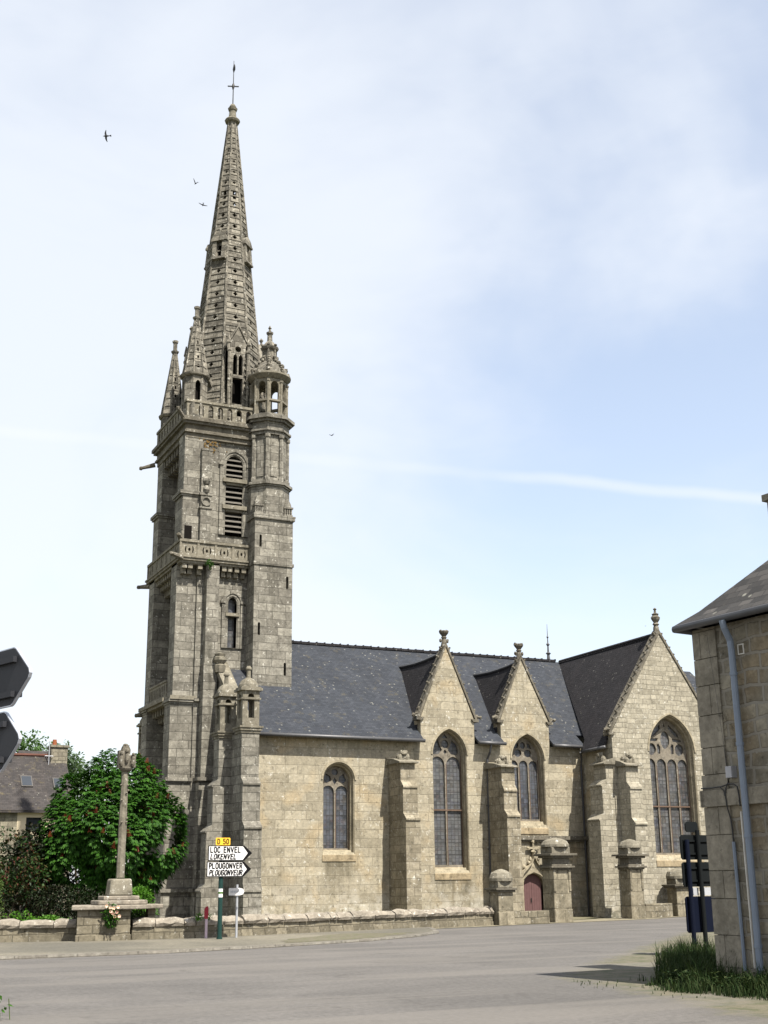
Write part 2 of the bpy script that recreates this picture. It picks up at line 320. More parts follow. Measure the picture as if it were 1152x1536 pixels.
M['petal'] = leaf_mat('pale petals', [(0.7, 0.42, 0.30), (0.72, 0.60, 0.50), (0.55, 0.18, 0.14)], 0.25, 0.6)
M['orangelichen'] = plain('orange lichen', (0.115, 0.072, 0.024), 0.9, 0.1, 0, 0.3, 20)

def asphalt(name, lo, hi, patches=True, verge=False):
    s = Mat(name); p = s.pos()
    g = s.noise(p, 55, 3, 0.8)
    a = s.noise(p, 0.22, 5, 0.6, 0.6); b = s.noise(p, 1.0, 4, 0.6, 0.0, (0.35, 1.1, 1)); c = s.noise(p, 3.2, 6, 0.7)
    col = s.mix(s.range(a, 0.3, 0.7), lo, hi)
    col = s.mix(s.range(b, 0.46, 0.7, 0, 0.38), col, tuple(x*0.78 for x in lo))
    col = s.mix(s.range(c, 0.55, 0.75, 0, 0.25), col, tuple(x*1.25 for x in hi))
    col = s.mix(1.0, col, s.mix(g, (0.62,)*3, (1.36,)*3), 'MULTIPLY')
    if patches:
        wv = s.node('ShaderNodeTexNoise'); s.l.new(p, wv.inputs['Vector']); wv.inputs['Scale'].default_value = 0.7; wv.inputs['Detail'].default_value = 5
        vv = s.vm('ADD', p, s.vm('SCALE', wv.outputs['Color'])); vv.node.inputs[1].links[0].from_node.inputs['Scale'].default_value = 1.6
        vo = s.node('ShaderNodeTexVoronoi', feature='DISTANCE_TO_EDGE'); s.l.new(vv, vo.inputs['Vector']); vo.inputs['Scale'].default_value = 0.16
        crack = s.math('MULTIPLY', s.range(vo.outputs['Distance'], 0.0, 0.006, 1, 0), s.range(s.noise(p, 0.3, 2), 0.5, 0.66, 0, 0.45))
        col = s.mix(crack, col, (0.04, 0.038, 0.036))
    mm = s.noise(p, 11, 5, 0.7)
    col = s.mix(1.0, col, s.mix(s.range(mm, 0.3, 0.7), (0.82,)*3, (1.18,)*3), 'MULTIPLY')
    if verge:
        sx = s.node('ShaderNodeSeparateXYZ'); s.l.new(p, sx.inputs[0])
        d1 = s.math('SUBTRACT', s.math('SUBTRACT', sx.outputs[0], 11.0), s.math('MULTIPLY', s.math('SUBTRACT', sx.outputs[1], 13.9), 0.24))
        d2 = s.math('MULTIPLY', s.math('SUBTRACT', 20.2, s.math('SUBTRACT', sx.outputs[1], s.math('MULTIPLY', s.math('SUBTRACT', sx.outputs[0], 13.0), 1.0))), 1.0)
        d = s.math('ADD', s.math('MINIMUM', d1, d2), s.math('MULTIPLY', s.math('SUBTRACT', s.noise(p, 1.6, 7, 0.72), 0.5), 2.2))
        vm_ = s.range(d, -0.15, 0.75)
        gr = s.mix(s.range(s.noise(p, 3.0, 6, 0.75), 0.42, 0.62), (0.115, 0.102, 0.072), (0.062, 0.066, 0.034))
        gr = s.mix(1.0, gr, s.mix(s.noise(p, 26, 4, 0.8), (0.5,)*3, (1.5,)*3), 'MULTIPLY')
        col = s.mix(s.math('MULTIPLY', vm_, 0.9), col, gr)
        # worn lighter wheel paths and darker repaired strips along the bend
        wp = s.noise(p, 1.0, 3, 0.55, 0.2, (0.06, 0.55, 1)); col = s.mix(s.range(wp, 0.48, 0.60, 0, 0.45), col, (0.130, 0.120, 0.108))
        st = s.math('MULTIPLY', s.range(s.noise(p, 0.75, 6, 0.72, 0.8), 0.58, 0.66), 0.42); col = s.mix(st, col, (0.056, 0.052, 0.049)); sp_ = s.range(s.noise(p, 5.5, 3, 0.6), 0.70, 0.76, 0, 0.5); col = s.mix(sp_, col, (0.045, 0.042, 0.04))
    s.bump(s.math('ADD', g, s.math('MULTIPLY', mm, 0.8)), 0.45, 0.008)
    return s.done(col, 0.9, 0.2)
M['asphalt'] = asphalt('worn road asphalt', (0.080, 0.0755, 0.071), (0.108, 0.101, 0.094), True, True)
M['paving'] = asphalt('worn pavement surface', (0.090, 0.084, 0.068), (0.150, 0.136, 0.105))
M['patch'] = asphalt('darker tarmac patch', (0.066, 0.061, 0.057), (0.088, 0.082, 0.076), False)
M['kerb'] = stone('kerb granite', (0.22, 0.20, 0.17), (0.30, 0.28, 0.24), 1.0, 2.0, None, 0.014, lichen=0.2, streak=0)
def ground_mat(name, a, b, c):
    s = Mat(name); p = s.pos()
    col = s.mix(s.range(s.noise(p, 0.8, 6, 0.7), 0.35, 0.65), a, b)
    col = s.mix(s.range(s.noise(p, 5, 6, 0.75), 0.45, 0.7), col, c)
    s.bump(s.noise(p, 30, 4, 0.7), 0.7, 0.02)
    return s.done(col, 0.95, 0.1)
M['earth'] = ground_mat('grass and earth', (0.05, 0.075, 0.022), (0.075, 0.09, 0.035), (0.11, 0.095, 0.06))
M['yard'] = ground_mat('churchyard gravel', (0.16, 0.14, 0.10), (0.12, 0.11, 0.075), (0.08, 0.09, 0.04))
M['verge'] = ground_mat('gravel verge', (0.105, 0.095, 0.070), (0.125, 0.113, 0.085), (0.07, 0.08, 0.035))
M['sandy'] = ground_mat('sandy edge', (0.20, 0.175, 0.125), (0.15, 0.135, 0.10), (0.11, 0.105, 0.07))

# ------------------------------------------------------------------ mesh helpers
X, Y, Z = Vector((1, 0, 0)), Vector((0, 1, 0)), Vector((0, 0, 1))
class Fr:
    """a wall's own frame: u along it, v up, w inward"""
    def __init__(s, o, u, v, w): s.o, s.u, s.v, s.w = Vector(o), Vector(u), Vector(v), Vector(w)
    def p(s, u, v, w=0.0): return s.o + s.u*u + s.v*v + s.w*w
def south(y): return Fr((0, y, 0), X, Z, Y)
def west(x): return Fr((x, 0, 0), -Y, Z, X)         # u = -y
def west2(x): return Fr((x, 0, 0), Y, Z, X)         # u = +y
def arch(cx, hw, z0, zs, zt, n=9):
    h = zt - zs; L_, R_ = [], []
    if h > hw*1.02:
        r = (hw*hw + h*h)/(2*hw); a1 = math.acos((hw - r)/r)
        for i in range(n):
            a = math.pi + (a1 - math.pi)*i/n
            L_.append((cx - hw + r + r*math.cos(a), zs + r*math.sin(a)))
    else:
        for i in range(n):
            a = math.pi - (math.pi/2)*i/n
            L_.append((cx + hw*math.cos(a), zs + h*math.sin(a)))
    R_ = [(2*cx - x, z) for x, z in L_][::-1]
    return [(cx - hw, z0)] + L_ + [(cx, zt)] + R_ + [(cx + hw, z0)]
def circ(cx, cz, rx, rz=None, n=12, ph=0.0):
    rz = rz or rx
    return [(cx + rx*math.cos(ph + 2*math.pi*i/n), cz + rz*math.sin(ph + 2*math.pi*i/n)) for i in range(n)]
def mirror(poly, cx): return [(2*cx - x, z) for x, z in poly][::-1]

class MB:
    def __init__(s): s.v, s.f = [], []
    def add(s, vs, fs):
        k = len(s.v); s.v += [Vector(q) for q in vs]; s.f += [tuple(k+i for i in f) for f in fs]; return s
    def box(s, x0, x1, y0, y1, z0, z1):
        return s.add([(x, y, z) for z in (z0, z1) for y in (y0, y1) for x in (x0, x1)],
                     [(0, 2, 3, 1), (4, 5, 7, 6), (0, 1, 5, 4), (2, 6, 7, 3), (0, 4, 6, 2), (1, 3, 7, 5)])
    def obox(s, c, a, b, d):
        c, a, b, d = Vector(c), Vector(a), Vector(b), Vector(d)
        return s.add([c + a*i + b*j + d*k for k in (-1, 1) for j in (-1, 1) for i in (-1, 1)],
                     [(0, 2, 3, 1), (4, 5, 7, 6), (0, 1, 5, 4), (2, 6, 7, 3), (0, 4, 6, 2), (1, 3, 7, 5)])
    def prism(s, poly, z0, z1, top=None):
        n = len(poly); top = top or poly
        vs = [(x, y, z0) for x, y in poly] + [(x, y, z1) for x, y in top]
        return s.add(vs, [tuple(range(n))[::-1], tuple(range(n, 2*n))] + [(i, (i+1) % n, n+(i+1) % n, n+i) for i in range(n)])
    def lathe(s, cx, cy, prof, n=8, rot=None, cap=True):
        rot = math.pi/n if rot is None else rot
        vs = [(cx + r*math.cos(rot + 2*math.pi*i/n), cy + r*math.sin(rot + 2*math.pi*i/n), z) for r, z in prof for i in range(n)]
        fs = [(j*n+i, j*n+(i+1) % n, (j+1)*n+(i+1) % n, (j+1)*n+i) for j in range(len(prof)-1) for i in range(n)]
        if cap: fs += [tuple(range(n))[::-1], tuple(range((len(prof)-1)*n, len(prof)*n))]
        return s.add(vs, fs)
    def tube(s, pts, r, n=8, r2=None):
        pts = [Vector(q) for q in pts]; rr = [r + ((r2 if r2 is not None else r) - r)*i/(len(pts)-1) for i in range(len(pts))]
        vs = []
        for i, q in enumerate(pts):
            d = (pts[min(i+1, len(pts)-1)] - pts[max(i-1, 0)]).normalized()
            a = d.cross(Z if abs(d.z) < 0.9 else X).normalized(); b = d.cross(a)
            vs += [q + (a*math.cos(2*math.pi*k/n) + b*math.sin(2*math.pi*k/n))*rr[i] for k in range(n)]
        fs = [(j*n+i, j*n+(i+1) % n, (j+1)*n+(i+1) % n, (j+1)*n+i) for j in range(len(pts)-1) for i in range(n)]
        fs += [tuple(range(n))[::-1], tuple(range((len(pts)-1)*n, len(pts)*n))]
        return s.add(vs, fs)
    def slab(s, F, outer, holes=(), w0=0.0, w1=0.3):
        loops = [list(outer)] + [list(h) for h in holes]; flat = [q for l in loops for q in l]; n = len(flat)
        tris = tessellate_polygon([[Vector((u, v, 0)) for u, v in l] for l in loops])
        vs = [F.p(u, v, w0) for u, v in flat] + [F.p(u, v, w1) for u, v in flat]
        fs = [tuple(t) for t in tris] + [tuple(n+i for i in t[::-1]) for t in tris]
        k = 0
        for l in loops:
            q = len(l); fs += [(k+i, k+(i+1) % q, n+k+(i+1) % q, n+k+i) for i in range(q)]; k += q
        return s.add(vs, fs)
    def loft(s, F, rings, closed=True):
        q = len(rings[0][0]); vs = [F.p(u, v, w) for poly, w in rings for u, v in poly]
        rng = q if closed else q-1
        return s.add(vs, [(j*q+i, j*q+(i+1) % q, (j+1)*q+(i+1) % q, (j+1)*q+i) for j in range(len(rings)-1) for i in range(rng)])
    def blob(s, c, rx, ry=None, rz=None, n=8, m=6, j=0.25):
        ry = ry or rx; rz = rz or rx; c = Vector(c)
        vs = [c + Vector((0, 0, -rz)), c + Vector((0, 0, rz))]
        for a in range(1, m):
            t = math.pi*a/m
            for b in range(n):
                f = 2*math.pi*b/n; q = 1 + random.uniform(-j, j)
                vs.append(c + Vector((rx*q*math.sin(t)*math.cos(f), ry*q*math.sin(t)*math.sin(f), -rz*q*math.cos(t))))
        fs = [(0, 2+(b+1) % n, 2+b) for b in range(n)] + [(1, 2+(m-2)*n+b, 2+(m-2)*n+(b+1) % n) for b in range(n)]
        fs += [(2+a*n+b, 2+a*n+(b+1) % n, 2+(a+1)*n+(b+1) % n, 2+(a+1)*n+b) for a in range(m-2) for b in range(n)]
        return s.add(vs, fs)
    def build(s, name, mat, parent=None, smooth=False, bevel=0.0, weld=True):
        me = bpy.data.meshes.new(name); o = bpy.data.objects.new(name, me)
        base = Vector((0, 0, 0)); q = parent
        while q is not None: base += q.location; q = q.parent
        me.from_pydata([v - base for v in s.v], [], s.f)
        if weld:
            bm = bmesh.new(); bm.from_mesh(me); bmesh.ops.remove_doubles(bm, verts=bm.verts, dist=1e-5)
            bmesh.ops.recalc_face_normals(bm, faces=bm.faces); bm.to_mesh(me); bm.free()
        me.materials.append(mat if not isinstance(mat, str) else M[mat])
        if smooth:
            for p in me.polygons: p.use_smooth = True
        COL.objects.link(o)
        if parent is not None: o.parent = parent
        if bevel:
            b = o.modifiers.new('bevel', 'BEVEL'); b.width = bevel; b.segments = 2; b.limit_method = 'ANGLE'; b.angle_limit = R(40)
        return o
def tag(o, label=None, cat=None, group=None, kind=None):
    if label: o['label'] = label
    if cat: o['category'] = cat
    if group: o['group'] = group
    if kind: o['kind'] = kind
    return o
def thing(name, loc, label, cat, group=None):
    o = bpy.data.objects.new(name, None); o.location = loc; o.empty_display_size = 0.3; COL.objects.link(o)
    return tag(o, label, cat, group)
def copy_tree(o, parent=None):
    c = o.copy(); COL.objects.link(c); c.parent = parent
    for ch in list(o.children): copy_tree(ch, c)
    return c

#@@GROUND
# ------------------------------------------------------------------ ground, road, pavement
def sheet(name, poly, z, mat, label=None, kind='structure'):
    b = MB(); vs = [Vector((x, y, z)) for x, y in poly]
    tr = tessellate_polygon([[Vector((x, y, 0)) for x, y in poly]]); b.add(vs, [tuple(t) for t in tr])
    o = b.build(name, mat, weld=False)
    me = o.data; bm = bmesh.new(); bm.from_mesh(me); bmesh.ops.recalc_face_normals(bm, faces=bm.faces)
    for f in bm.faces:
        if f.normal.z < 0: f.normal_flip()
    bm.to_mesh(me); bm.free()
    return tag(o, label, None, None, kind)
def ragged(pts, amp, step=0.6, seed=1):
    rnd = random.Random(seed); outp = []
    for i, a in enumerate(pts):
        b = pts[(i+1) % len(pts)]; d = math.hypot(b[0]-a[0], b[1]-a[1]); n = max(1, int(d/step))
        nx, ny = -(b[1]-a[1])/d, (b[0]-a[0])/d
        for k in range(n):
            t = k/n; r = rnd.uniform(-amp, amp) if k else 0
            outp.append((a[0]+(b[0]-a[0])*t+nx*r, a[1]+(b[1]-a[1])*t+ny*r))
    return outp
sheet('ground', [(-3000, -3000), (3000, -3000), (3000, 3000), (-3000, 3000)], -0.012, 'earth')
sheet('road', [(-90, -40), (110, -40), (110, 47), (38, 47.2), (32.5, 45.6), (24.5, 42.0), (12.3, 38.5), (-90, 42)], 0.0, 'asphalt')
KERB = [(-60, 30.4), (-20, 30.5), (0, 30.6), (5, 30.75), (8.8, 30.95), (12, 31.9), (15.4, 33.4), (17.6, 34.9), (19.3, 36.8), (20.4, 39.2), (20.8, 40.6)]
WALLN = [(20.8, 40.75), (11.6, 37.75), (9.7, 37.9), (8.0, 38.3), (2, 39.6), (-60, 50)]
sheet('pavement', [(x, y+0.16) for x, y in KERB] + WALLN, 0.055, 'paving')
kb = MB()
for a, b in zip(KERB, KERB[1:]):
    d = Vector((b[0]-a[0], b[1]-a[1], 0)); n = Vector((-d.y, d.x, 0)).normalized()
    h0 = 0.075 if a[0] < 12 else 0.06
    A, B = Vector((*a, 0)), Vector((*b, 0))
    kb.add([A - Z*0.05, B - Z*0.05, B + Z*h0, A + Z*h0, A + n*0.17 - Z*0.05, B + n*0.17 - Z*0.05, B + n*0.17 + Z*h0, A + n*0.17 + Z*h0],
           [(0, 1, 2, 3), (4, 7, 6, 5), (3, 2, 6, 7), (0, 4, 5, 1), (0, 3, 7, 4), (1, 5, 6, 2)])
tag(kb.build('kerb', 'kerb'), None, None, None, 'structure')
sheet('road_patch', ragged([(12.6, 32.9), (15.0, 33.6), (18.4, 36.5), (16.2, 37.3), (13.5, 35.0)], 0.18, 0.5, 3), 0.060, 'verge')
sheet('churchyard', [(-60, 50.2), (2, 39.8), (8.0, 38.5), (9.7, 38.1), (11.6, 37.9), (24.4, 42.2), (27.2, 43), (32.5, 46.4), (60, 46.5), (60, 66), (-60, 66)], 0.008, 'yard')
sheet('sandy_edge', ragged([(20.8, 39.9), (24.5, 41.0), (27.3, 41.7), (32.3, 43.0), (38, 46.2), (38, 47.2), (32, 45.2), (24.6, 42.2), (20.8, 40.8)], 0.12, 0.5, 6), 0.012, 'sandy')

#@@CHURCH
# ------------------------------------------------------------------ church
CH = thing('church', (17.35, 54, 0), 'grey granite church with tall pierced spire, slate roofs and gothic windows', 'church')
YA, YT = 48.1, 45.75           # south faces of the aisle and of the transept
EZ, RZ, YR = 7.30, 12.25, 54.0 # eaves, ridge
SL = (RZ - EZ)/(YR - 47.75)
FA, FT = south(YA), south(YT)

def window(F, cx, hw, z0, zs, zt, inner, lights, holes, glass, depth=0.42, transom=None, sill=True, bars=None, name='window', mat='dressed', rust=True):
    """reveal with a stepped moulding; sub-parts tracery, pane, sill"""
    A = arch(cx, hw, z0, zs, zt); hi, z0i, zsi, zti = inner
    B = arch(cx, hi, z0i, zsi, zti); mid = [((a[0]*0.55+b[0]*0.45), (a[1]*0.55+b[1]*0.45)) for a, b in zip(A, B)]
    m2 = [((a[0]*0.45+b[0]*0.55), (a[1]*0.45+b[1]*0.55)) for a, b in zip(A, B)]
    b = MB(); b.loft(F, [(A, 0.0), (mid, 0.05), (m2, depth*0.45), (B, depth*0.55), (B, depth+0.16)])
    # raised hood round the arch
    C = [(cx + (u-cx)*(1+0.075/hw), zs + (v-zs)*(1+0.085/max(0.3, zt-zs)) if v > zs else v) for u, v in A]
    b.loft(F, [(C[1:-1], 0.004), (C[1:-1], -0.035), (A[1:-1], -0.035), (A[1:-1], 0.004)], closed=False)
    w = b.build(name, mat, CH)
    Bg = arch(cx, hi-0.004, z0i+0.004, zsi, zti-0.006)
    t = MB(); t.slab(F, Bg, lights + holes, depth, depth+0.12); t.build('tracery', 'tracery', w)
    g = MB(); g.slab(F, arch(cx, hi-0.01, z0i+0.01, zsi, zti-0.012), (), depth+0.075, depth+0.10); g.build('pane', glass, w)
    rb = MB()
    lo, hi_ = cx - hi + 0.03, cx + hi - 0.03
    if transom:
        for zt_ in transom: rb.add(*_bx(F, lo, hi_, zt_-0.028, zt_+0.028, depth-0.015, depth+0.05))
    if rust:
        rb.add(*_bx(F, hi_+0.0, hi_+0.028, z0i+0.05, zsi, depth-0.02, depth+0.02))
        for l in lights[:-1]:
            e = max(q[0] for q in l); rb.add(*_bx(F, e+0.055, e+0.08, z0i+0.1, min(zsi, l[len(l)//2][1]-0.3), depth-0.012, depth+0.01))
        rb.build('glazing_bar', 'rust', w)
    elif transom: rb.build('glazing_bar', 'rust', w)
    if sill:
        q = MB()
        pts = [F.p(cx-hw-0.02, z0-0.26, -0.03), F.p(cx+hw+0.04, z0-0.26, -0.03), F.p(cx+hw+0.04, z0-0.02, -0.03), F.p(cx-hw-0.02, z0-0.02, -0.03)]
        pts += [F.p(cx-hw-0.02, z0-0.26, depth), F.p(cx+hw+0.04, z0-0.26, depth), F.p(cx+hi+0.02, z0i+0.02, depth), F.p(cx-hi-0.02, z0i+0.02, depth)]
        q.add(pts, [(0, 1, 2, 3), (4, 7, 6, 5), (3, 2, 6, 7), (0, 4, 5, 1), (0, 3, 7, 4), (1, 5, 6, 2)])
        q.build('sill', 'sill', w)
    return w
def _bx(F, u0, u1, v0, v1, w0, w1):
    return ([F.p(u, v, w) for w in (w0, w1) for v in (v0, v1) for u in (u0, u1)],
            [(0, 2, 3, 1), (4, 5, 7, 6), (0, 1, 5, 4), (2, 6, 7, 3), (0, 4, 6, 2), (1, 3, 7, 5)])

# --- aisle wall with its two wall dormers
D1 = dict(k=(24.56, 27.17), kz=8.28, ax=25.87, az=11.45)
D2 = dict(k=(28.51, 31.0), kz=8.32, ax=29.70, az=11.12)
outer = [(16.55, -0.4), (32.75, -0.4), (32.75, EZ-0.06)]
for d in (D2, D1):
    outer += [(d['k'][1], EZ-0.06), (d['k'][1], d['kz']), (d['ax'], d['az']), (d['k'][0], d['kz']), (d['k'][0], EZ-0.06)]
outer += [(16.55, EZ-0.06)]
h1 = arch(20.75, 0.71, 2.62, 5.58, 6.29); h2 = arch(25.93, 0.83, 1.86, 6.75, 7.85); h3 = arch(29.85, 0.84, 3.72, 6.67, 7.77)
hd = arch(29.84, 0.50, -0.35, 1.35, 1.80)
outer_d = outer[:]; i0 = outer_d.index((16.55, -0.4))
hd2 = [(q[0], max(q[1], -0.34)) for q in hd]
b = MB(); b.slab(FA, outer, [h1, h2, h3, hd2], 0.0, 0.62); b.build('aisle_wall', 'aisle', CH)
def lights_(cx, offs, hw, z0, zs, zt): return [arch(cx+o, hw, z0, zs, zt, 6) for o in offs]
c = 20.75
side = [(c+.17, 5.56), (c+.40, 5.46), (c+.52, 5.60), (c+.40, 5.86), (c+.20, 5.74)]
window(FA, c, 0.71, 2.62, 5.58, 6.29, (0.61, 2.80, 5.55, 6.16), lights_(c, (-.30, .30), .262, 2.88, 5.12, 5.37),
       [[(c, 5.40), (c+.10, 5.55), (c, 5.70), (c-.10, 5.55)], circ(c, 5.92, .15, .13, 10), side, mirror(side, c)], 'glass_blue')
c = 25.93
side = [(c+.14, 6.98), (c+.30, 6.80), (c+.55, 6.78), (c+.66, 6.90), (c+.58, 7.22), (c+.33, 7.42), (c+.25, 7.16)]
window(FA, c, 0.83, 1.86, 6.75, 7.85, (0.76, 2.08, 6.75, 7.76), lights_(c, (-.385, .385), .345, 2.20, 6.34, 6.70),
       [circ(c, 7.24, .18, .18, 12), [(c, 6.78), (c+.09, 6.90), (c, 7.02), (c-.09, 6.90)], side, mirror(side, c), [(c-.15, 7.49), (c+.15, 7.49), (c, 7.67)]], 'glass', transom=[4.45])
c = 29.85
side = [(c+.50, 6.80), (c+.64, 6.82), (c+.62, 7.10), (c+.52, 7.12)]
window(FA, c, 0.84, 3.72, 6.67, 7.77, (0.77, 4.0, 6.67, 7.69), lights_(c, (-.50, 0, .50), .218, 4.10, 6.42, 6.64),
       [circ(c-.25, 6.96, .19, .17), circ(c+.25, 6.96, .19, .17), circ(c, 7.31, .14, .15, 10), [(c+.24, 7.20), (c+.46, 7.16), (c+.36, 7.36), (c+.22, 7.42)], [(c-.22, 7.42), (c-.36, 7.36), (c-.46, 7.16), (c-.24, 7.20)]], 'glass_blue')

# --- roofs
def roof_piece(name, quads, mat, th=0.10):
    b = MB()
    for q in quads:
        q = [Vector(a) for a in q]; n = (q[1]-q[0]).cross(q[2]-q[0]).normalized()
        if n.z < 0: n = -n
        k = len(q); b.add([a for a in q] + [a - n*th for a in q], [tuple(range(k)), tuple(range(k, 2*k))[::-1]] + [(i, (i+1) % k, k+(i+1) % k, k+i) for i in range(k)])
    return b.build(name, mat, CH, weld=False)
def rz(y): return EZ + (y - 47.75)*SL
yk = 48.45
zk = rz(yk)
qs = [[(16.75, yk, zk), (44, yk, zk), (44, YR, RZ), (16.75, YR, RZ)]]
for x0, x1 in ((16.75, D1['k'][0]-.02), (D1['k'][1]+.02, D2['k'][0]-.02), (D2['k'][1]+.02, 32.66)):
    qs.append([(x0, 47.75, EZ), (x1, 47.75, EZ), (x1, yk, zk), (x0, yk, zk)])
qs.append([(16.75, YR, RZ), (44, YR, RZ), (44, 60.25, EZ), (16.75, 60.25, EZ)])
roof_piece('nave_roof', qs, 'slate')
b = MB(); b.box(16.6, 44, 59.3, 59.9, -0.3, 7.2); b.build('north_wall', 'tower', CH)
b = MB()
for i in range(46):                                       # crest of ridge tiles
    x0 = 19.4 + i*0.40 - 0.02
    if x0 > 35.1: break
    b.obox((x0+0.19, YR, RZ+0.045 + random.uniform(-.012, .012)), (0.195, 0, 0), (0, 0.09, 0), (0, 0, 0.055)); b.box(x0+.36, x0+.40, YR-.1, YR+.1, RZ+.02, RZ+.135)
b.build('ridge_tiles', 'slate_dark', CH)
b = MB(); b.lathe(35.0, YR, [(.10, RZ), (.07, RZ+.35), (.14, RZ+.42), (.05, RZ+.5), (.04, RZ+.8), (.10, RZ+.88), (.03, RZ+.98), (.025, RZ+1.2), (.06, RZ+1.26), (.018, RZ+1.34), (.008, RZ+1.95)], 8)
b.build('roof_finial', 'zinc', CH)
def dormer_roof(d, z, yb):
    ax = d['ax']; x0, x1 = d['k'][0]-.10, d['k'][1]+.10; ze = d['kz']-.50; y0 = YA+.30
    yb0 = 47.75 + (ze - EZ)/SL; sag = 0.10
    n = 5
    for sx in (x0, x1):
        qs = []
        for i in range(n):
            t0, t1 = i/n, (i+1)/n
            zr0, zr1 = z - sag*math.sin(math.pi*t0), z - sag*math.sin(math.pi*t1)
            ya0, ya1 = y0 + (yb0 + .15 - y0)*t0, y0 + (yb0 + .15 - y0)*t1
            qs.append([(sx, ya0, ze), (sx, ya1, ze), (ax, y0 + (yb-y0)*t1, zr1), (ax, y0 + (yb-y0)*t0, zr0)])
        roof_piece('dormer_roof', qs, 'slate_dark', 0.08)
    b = MB(); b.tube([(ax, y0 + (yb+.1-y0)*i/n, z + .03 - sag*math.sin(math.pi*i/n)) for i in range(n+1)], .065, 6); b.build('ridge_roll', 'zinc', CH)
    b = MB(); b.box(d['k'][0]+.02, d['k'][0]+.2, YA+.62, yb0+.3, EZ-.3, ze-.02); b.build('dormer_cheek', 'slate_dark', CH); b = MB(); b.box(d['k'][1]-.2, d['k'][1]-.02, YA+.62, yb0+.3, EZ-.3, ze-.02); b.build('dormer_cheek', 'slate_dark', CH)
dormer_roof(D1, 11.20, 52.75); dormer_roof(D2, 11.0, 52.5)

def crockets(mb, a, b_, n, out_, r=0.075):
    a, b_ = Vector(a), Vector(b_)
    for i in range(n):
        q = a + (b_-a)*((i+.6)/n) + Vector(out_)*0.06
        mb.blob(q, r*.85, r*1.1, r, 6, 5, .3); mb.blob(q + Vector(out_)*0.075 + Z*.03, r*.55, r*.9, r*.6, 6, 4, .3)
def gable_coping(F, k, kz, ax, az, y, n, fin, depth=.40):
    b = MB()
    for kx in k:
        s_ = 1 if kx < ax else -1
        d = Vector((ax-kx, az-kz)); d.normalize(); nr = Vector((-d.y*s_, d.x*s_)) * 1.0
        nr = Vector((-abs(d.y)*s_, abs(d.x)))
        b.slab(F, [(kx - .06*s_, kz), (kx - .06*s_ + nr.x*.10, kz + nr.y*.10), (ax + nr.x*.0, az + .17), (ax, az+.0)], (), -.05, depth)
        o = Vector((nr.x, 0, nr.y)); crockets(b, F.p(kx, kz+.05, .10) + o*.07, F.p(ax, az, .10) + o*.07, n, o)
        # crouching beast on the kneeler
        q = F.p(kx, kz, .1)
        b.slab(F, [(kx-.20*s_, kz-.10), (kx-.20*s_, kz+.02), (kx+.15*s_, kz+.02), (kx+.05*s_, kz-.10)], (), -.08, .38)
        b.blob(q + Vector((-.16*s_, -.02, .13)), .14, .11, .11, 8, 6, .25); b.blob(q + Vector((-.33*s_, -.08, .11)), .085, .08, .08, 7, 5, .3)
        b.blob(q + Vector((-.02*s_, 0, .22)), .10, .10, .15, 7, 5, .3); b.blob(q + Vector((-.06*s_, -.04, .40)), .06, .06, .09, 6, 5, .3)
    o = b.build('gable_coping', 'stained', CH)
    b = MB(); c_ = F.p(ax, 0, .15)
    if fin == 'pot':
        b.lathe(c_.x, c_.y, [(.16, az+.02), (.13, az+.30), (.10, az+.38), (.16, az+.44), (.10, az+.52), (.19, az+.66), (.22, az+.76), (.13, az+.86), (.17, az+.92), (.06, az+.98), (.05, az+1.1), (.09, az+1.15), (.02, az+1.22)], 8)
    else:
        b.lathe(c_.x, c_.y, [(.15, az-.02), (.10, az+.28), (.09, az+.34), (.13, az+.40), (.09, az+.46), (.20, az+.60), (.22, az+.68), (.10, az+.72)], 8)
        for s_ in (-1, 1): b.blob((c_.x + s_*.17, c_.y, az+.26), .07, .08, .09, 6, 5, .3); b.blob((c_.x + s_*.16, c_.y, az+.68), .08, .09, .08, 6, 5, .3)
    b.build('finial', 'stained', o)
gable_coping(FA, D1['k'], D1['kz'], D1['ax'], D1['az'], YA, 8, 'cap'); gable_coping(FA, D2['k'], D2['kz'], D2['ax'], D2['az'], YA, 8, 'cap')

# --- gutters and downpipes
def gutter(pts, r=.075):
    b = MB(); b.tube(pts, r, 8); b.build('gutter', 'zinc', CH, smooth=True)
for x0, x1 in ((16.95, D1['k'][0]-.02), (D1['k'][1]+.0, D2['k'][0]-.0), (D2['k'][1]+.0, 32.45)):
    gutter([(x0, 47.69, EZ-.03), (x1, 47.69, EZ-.045)])
def downpipe(pts, mat='pipe_dark', r=.048):
    b = MB(); b.tube(pts, r, 8)
    for z in (1.0, 2.8, 4.6, 6.2):
        b.lathe(pts[-1][0], pts[-1][1], [(r+.012, z), (r+.012, z+.06)], 8)
    b.build('downpipe', mat, CH, smooth=False)
downpipe([(27.78, 47.69, EZ-.06), (27.76, 47.8, 6.9), (27.72, 47.99, 6.6), (27.66, 47.99, 0.0)])
downpipe([(32.30, 47.6, 7.0), (32.50, 47.85, 6.7), (32.56, 48.0, 6.4), (32.56, 48.0, -.2)])

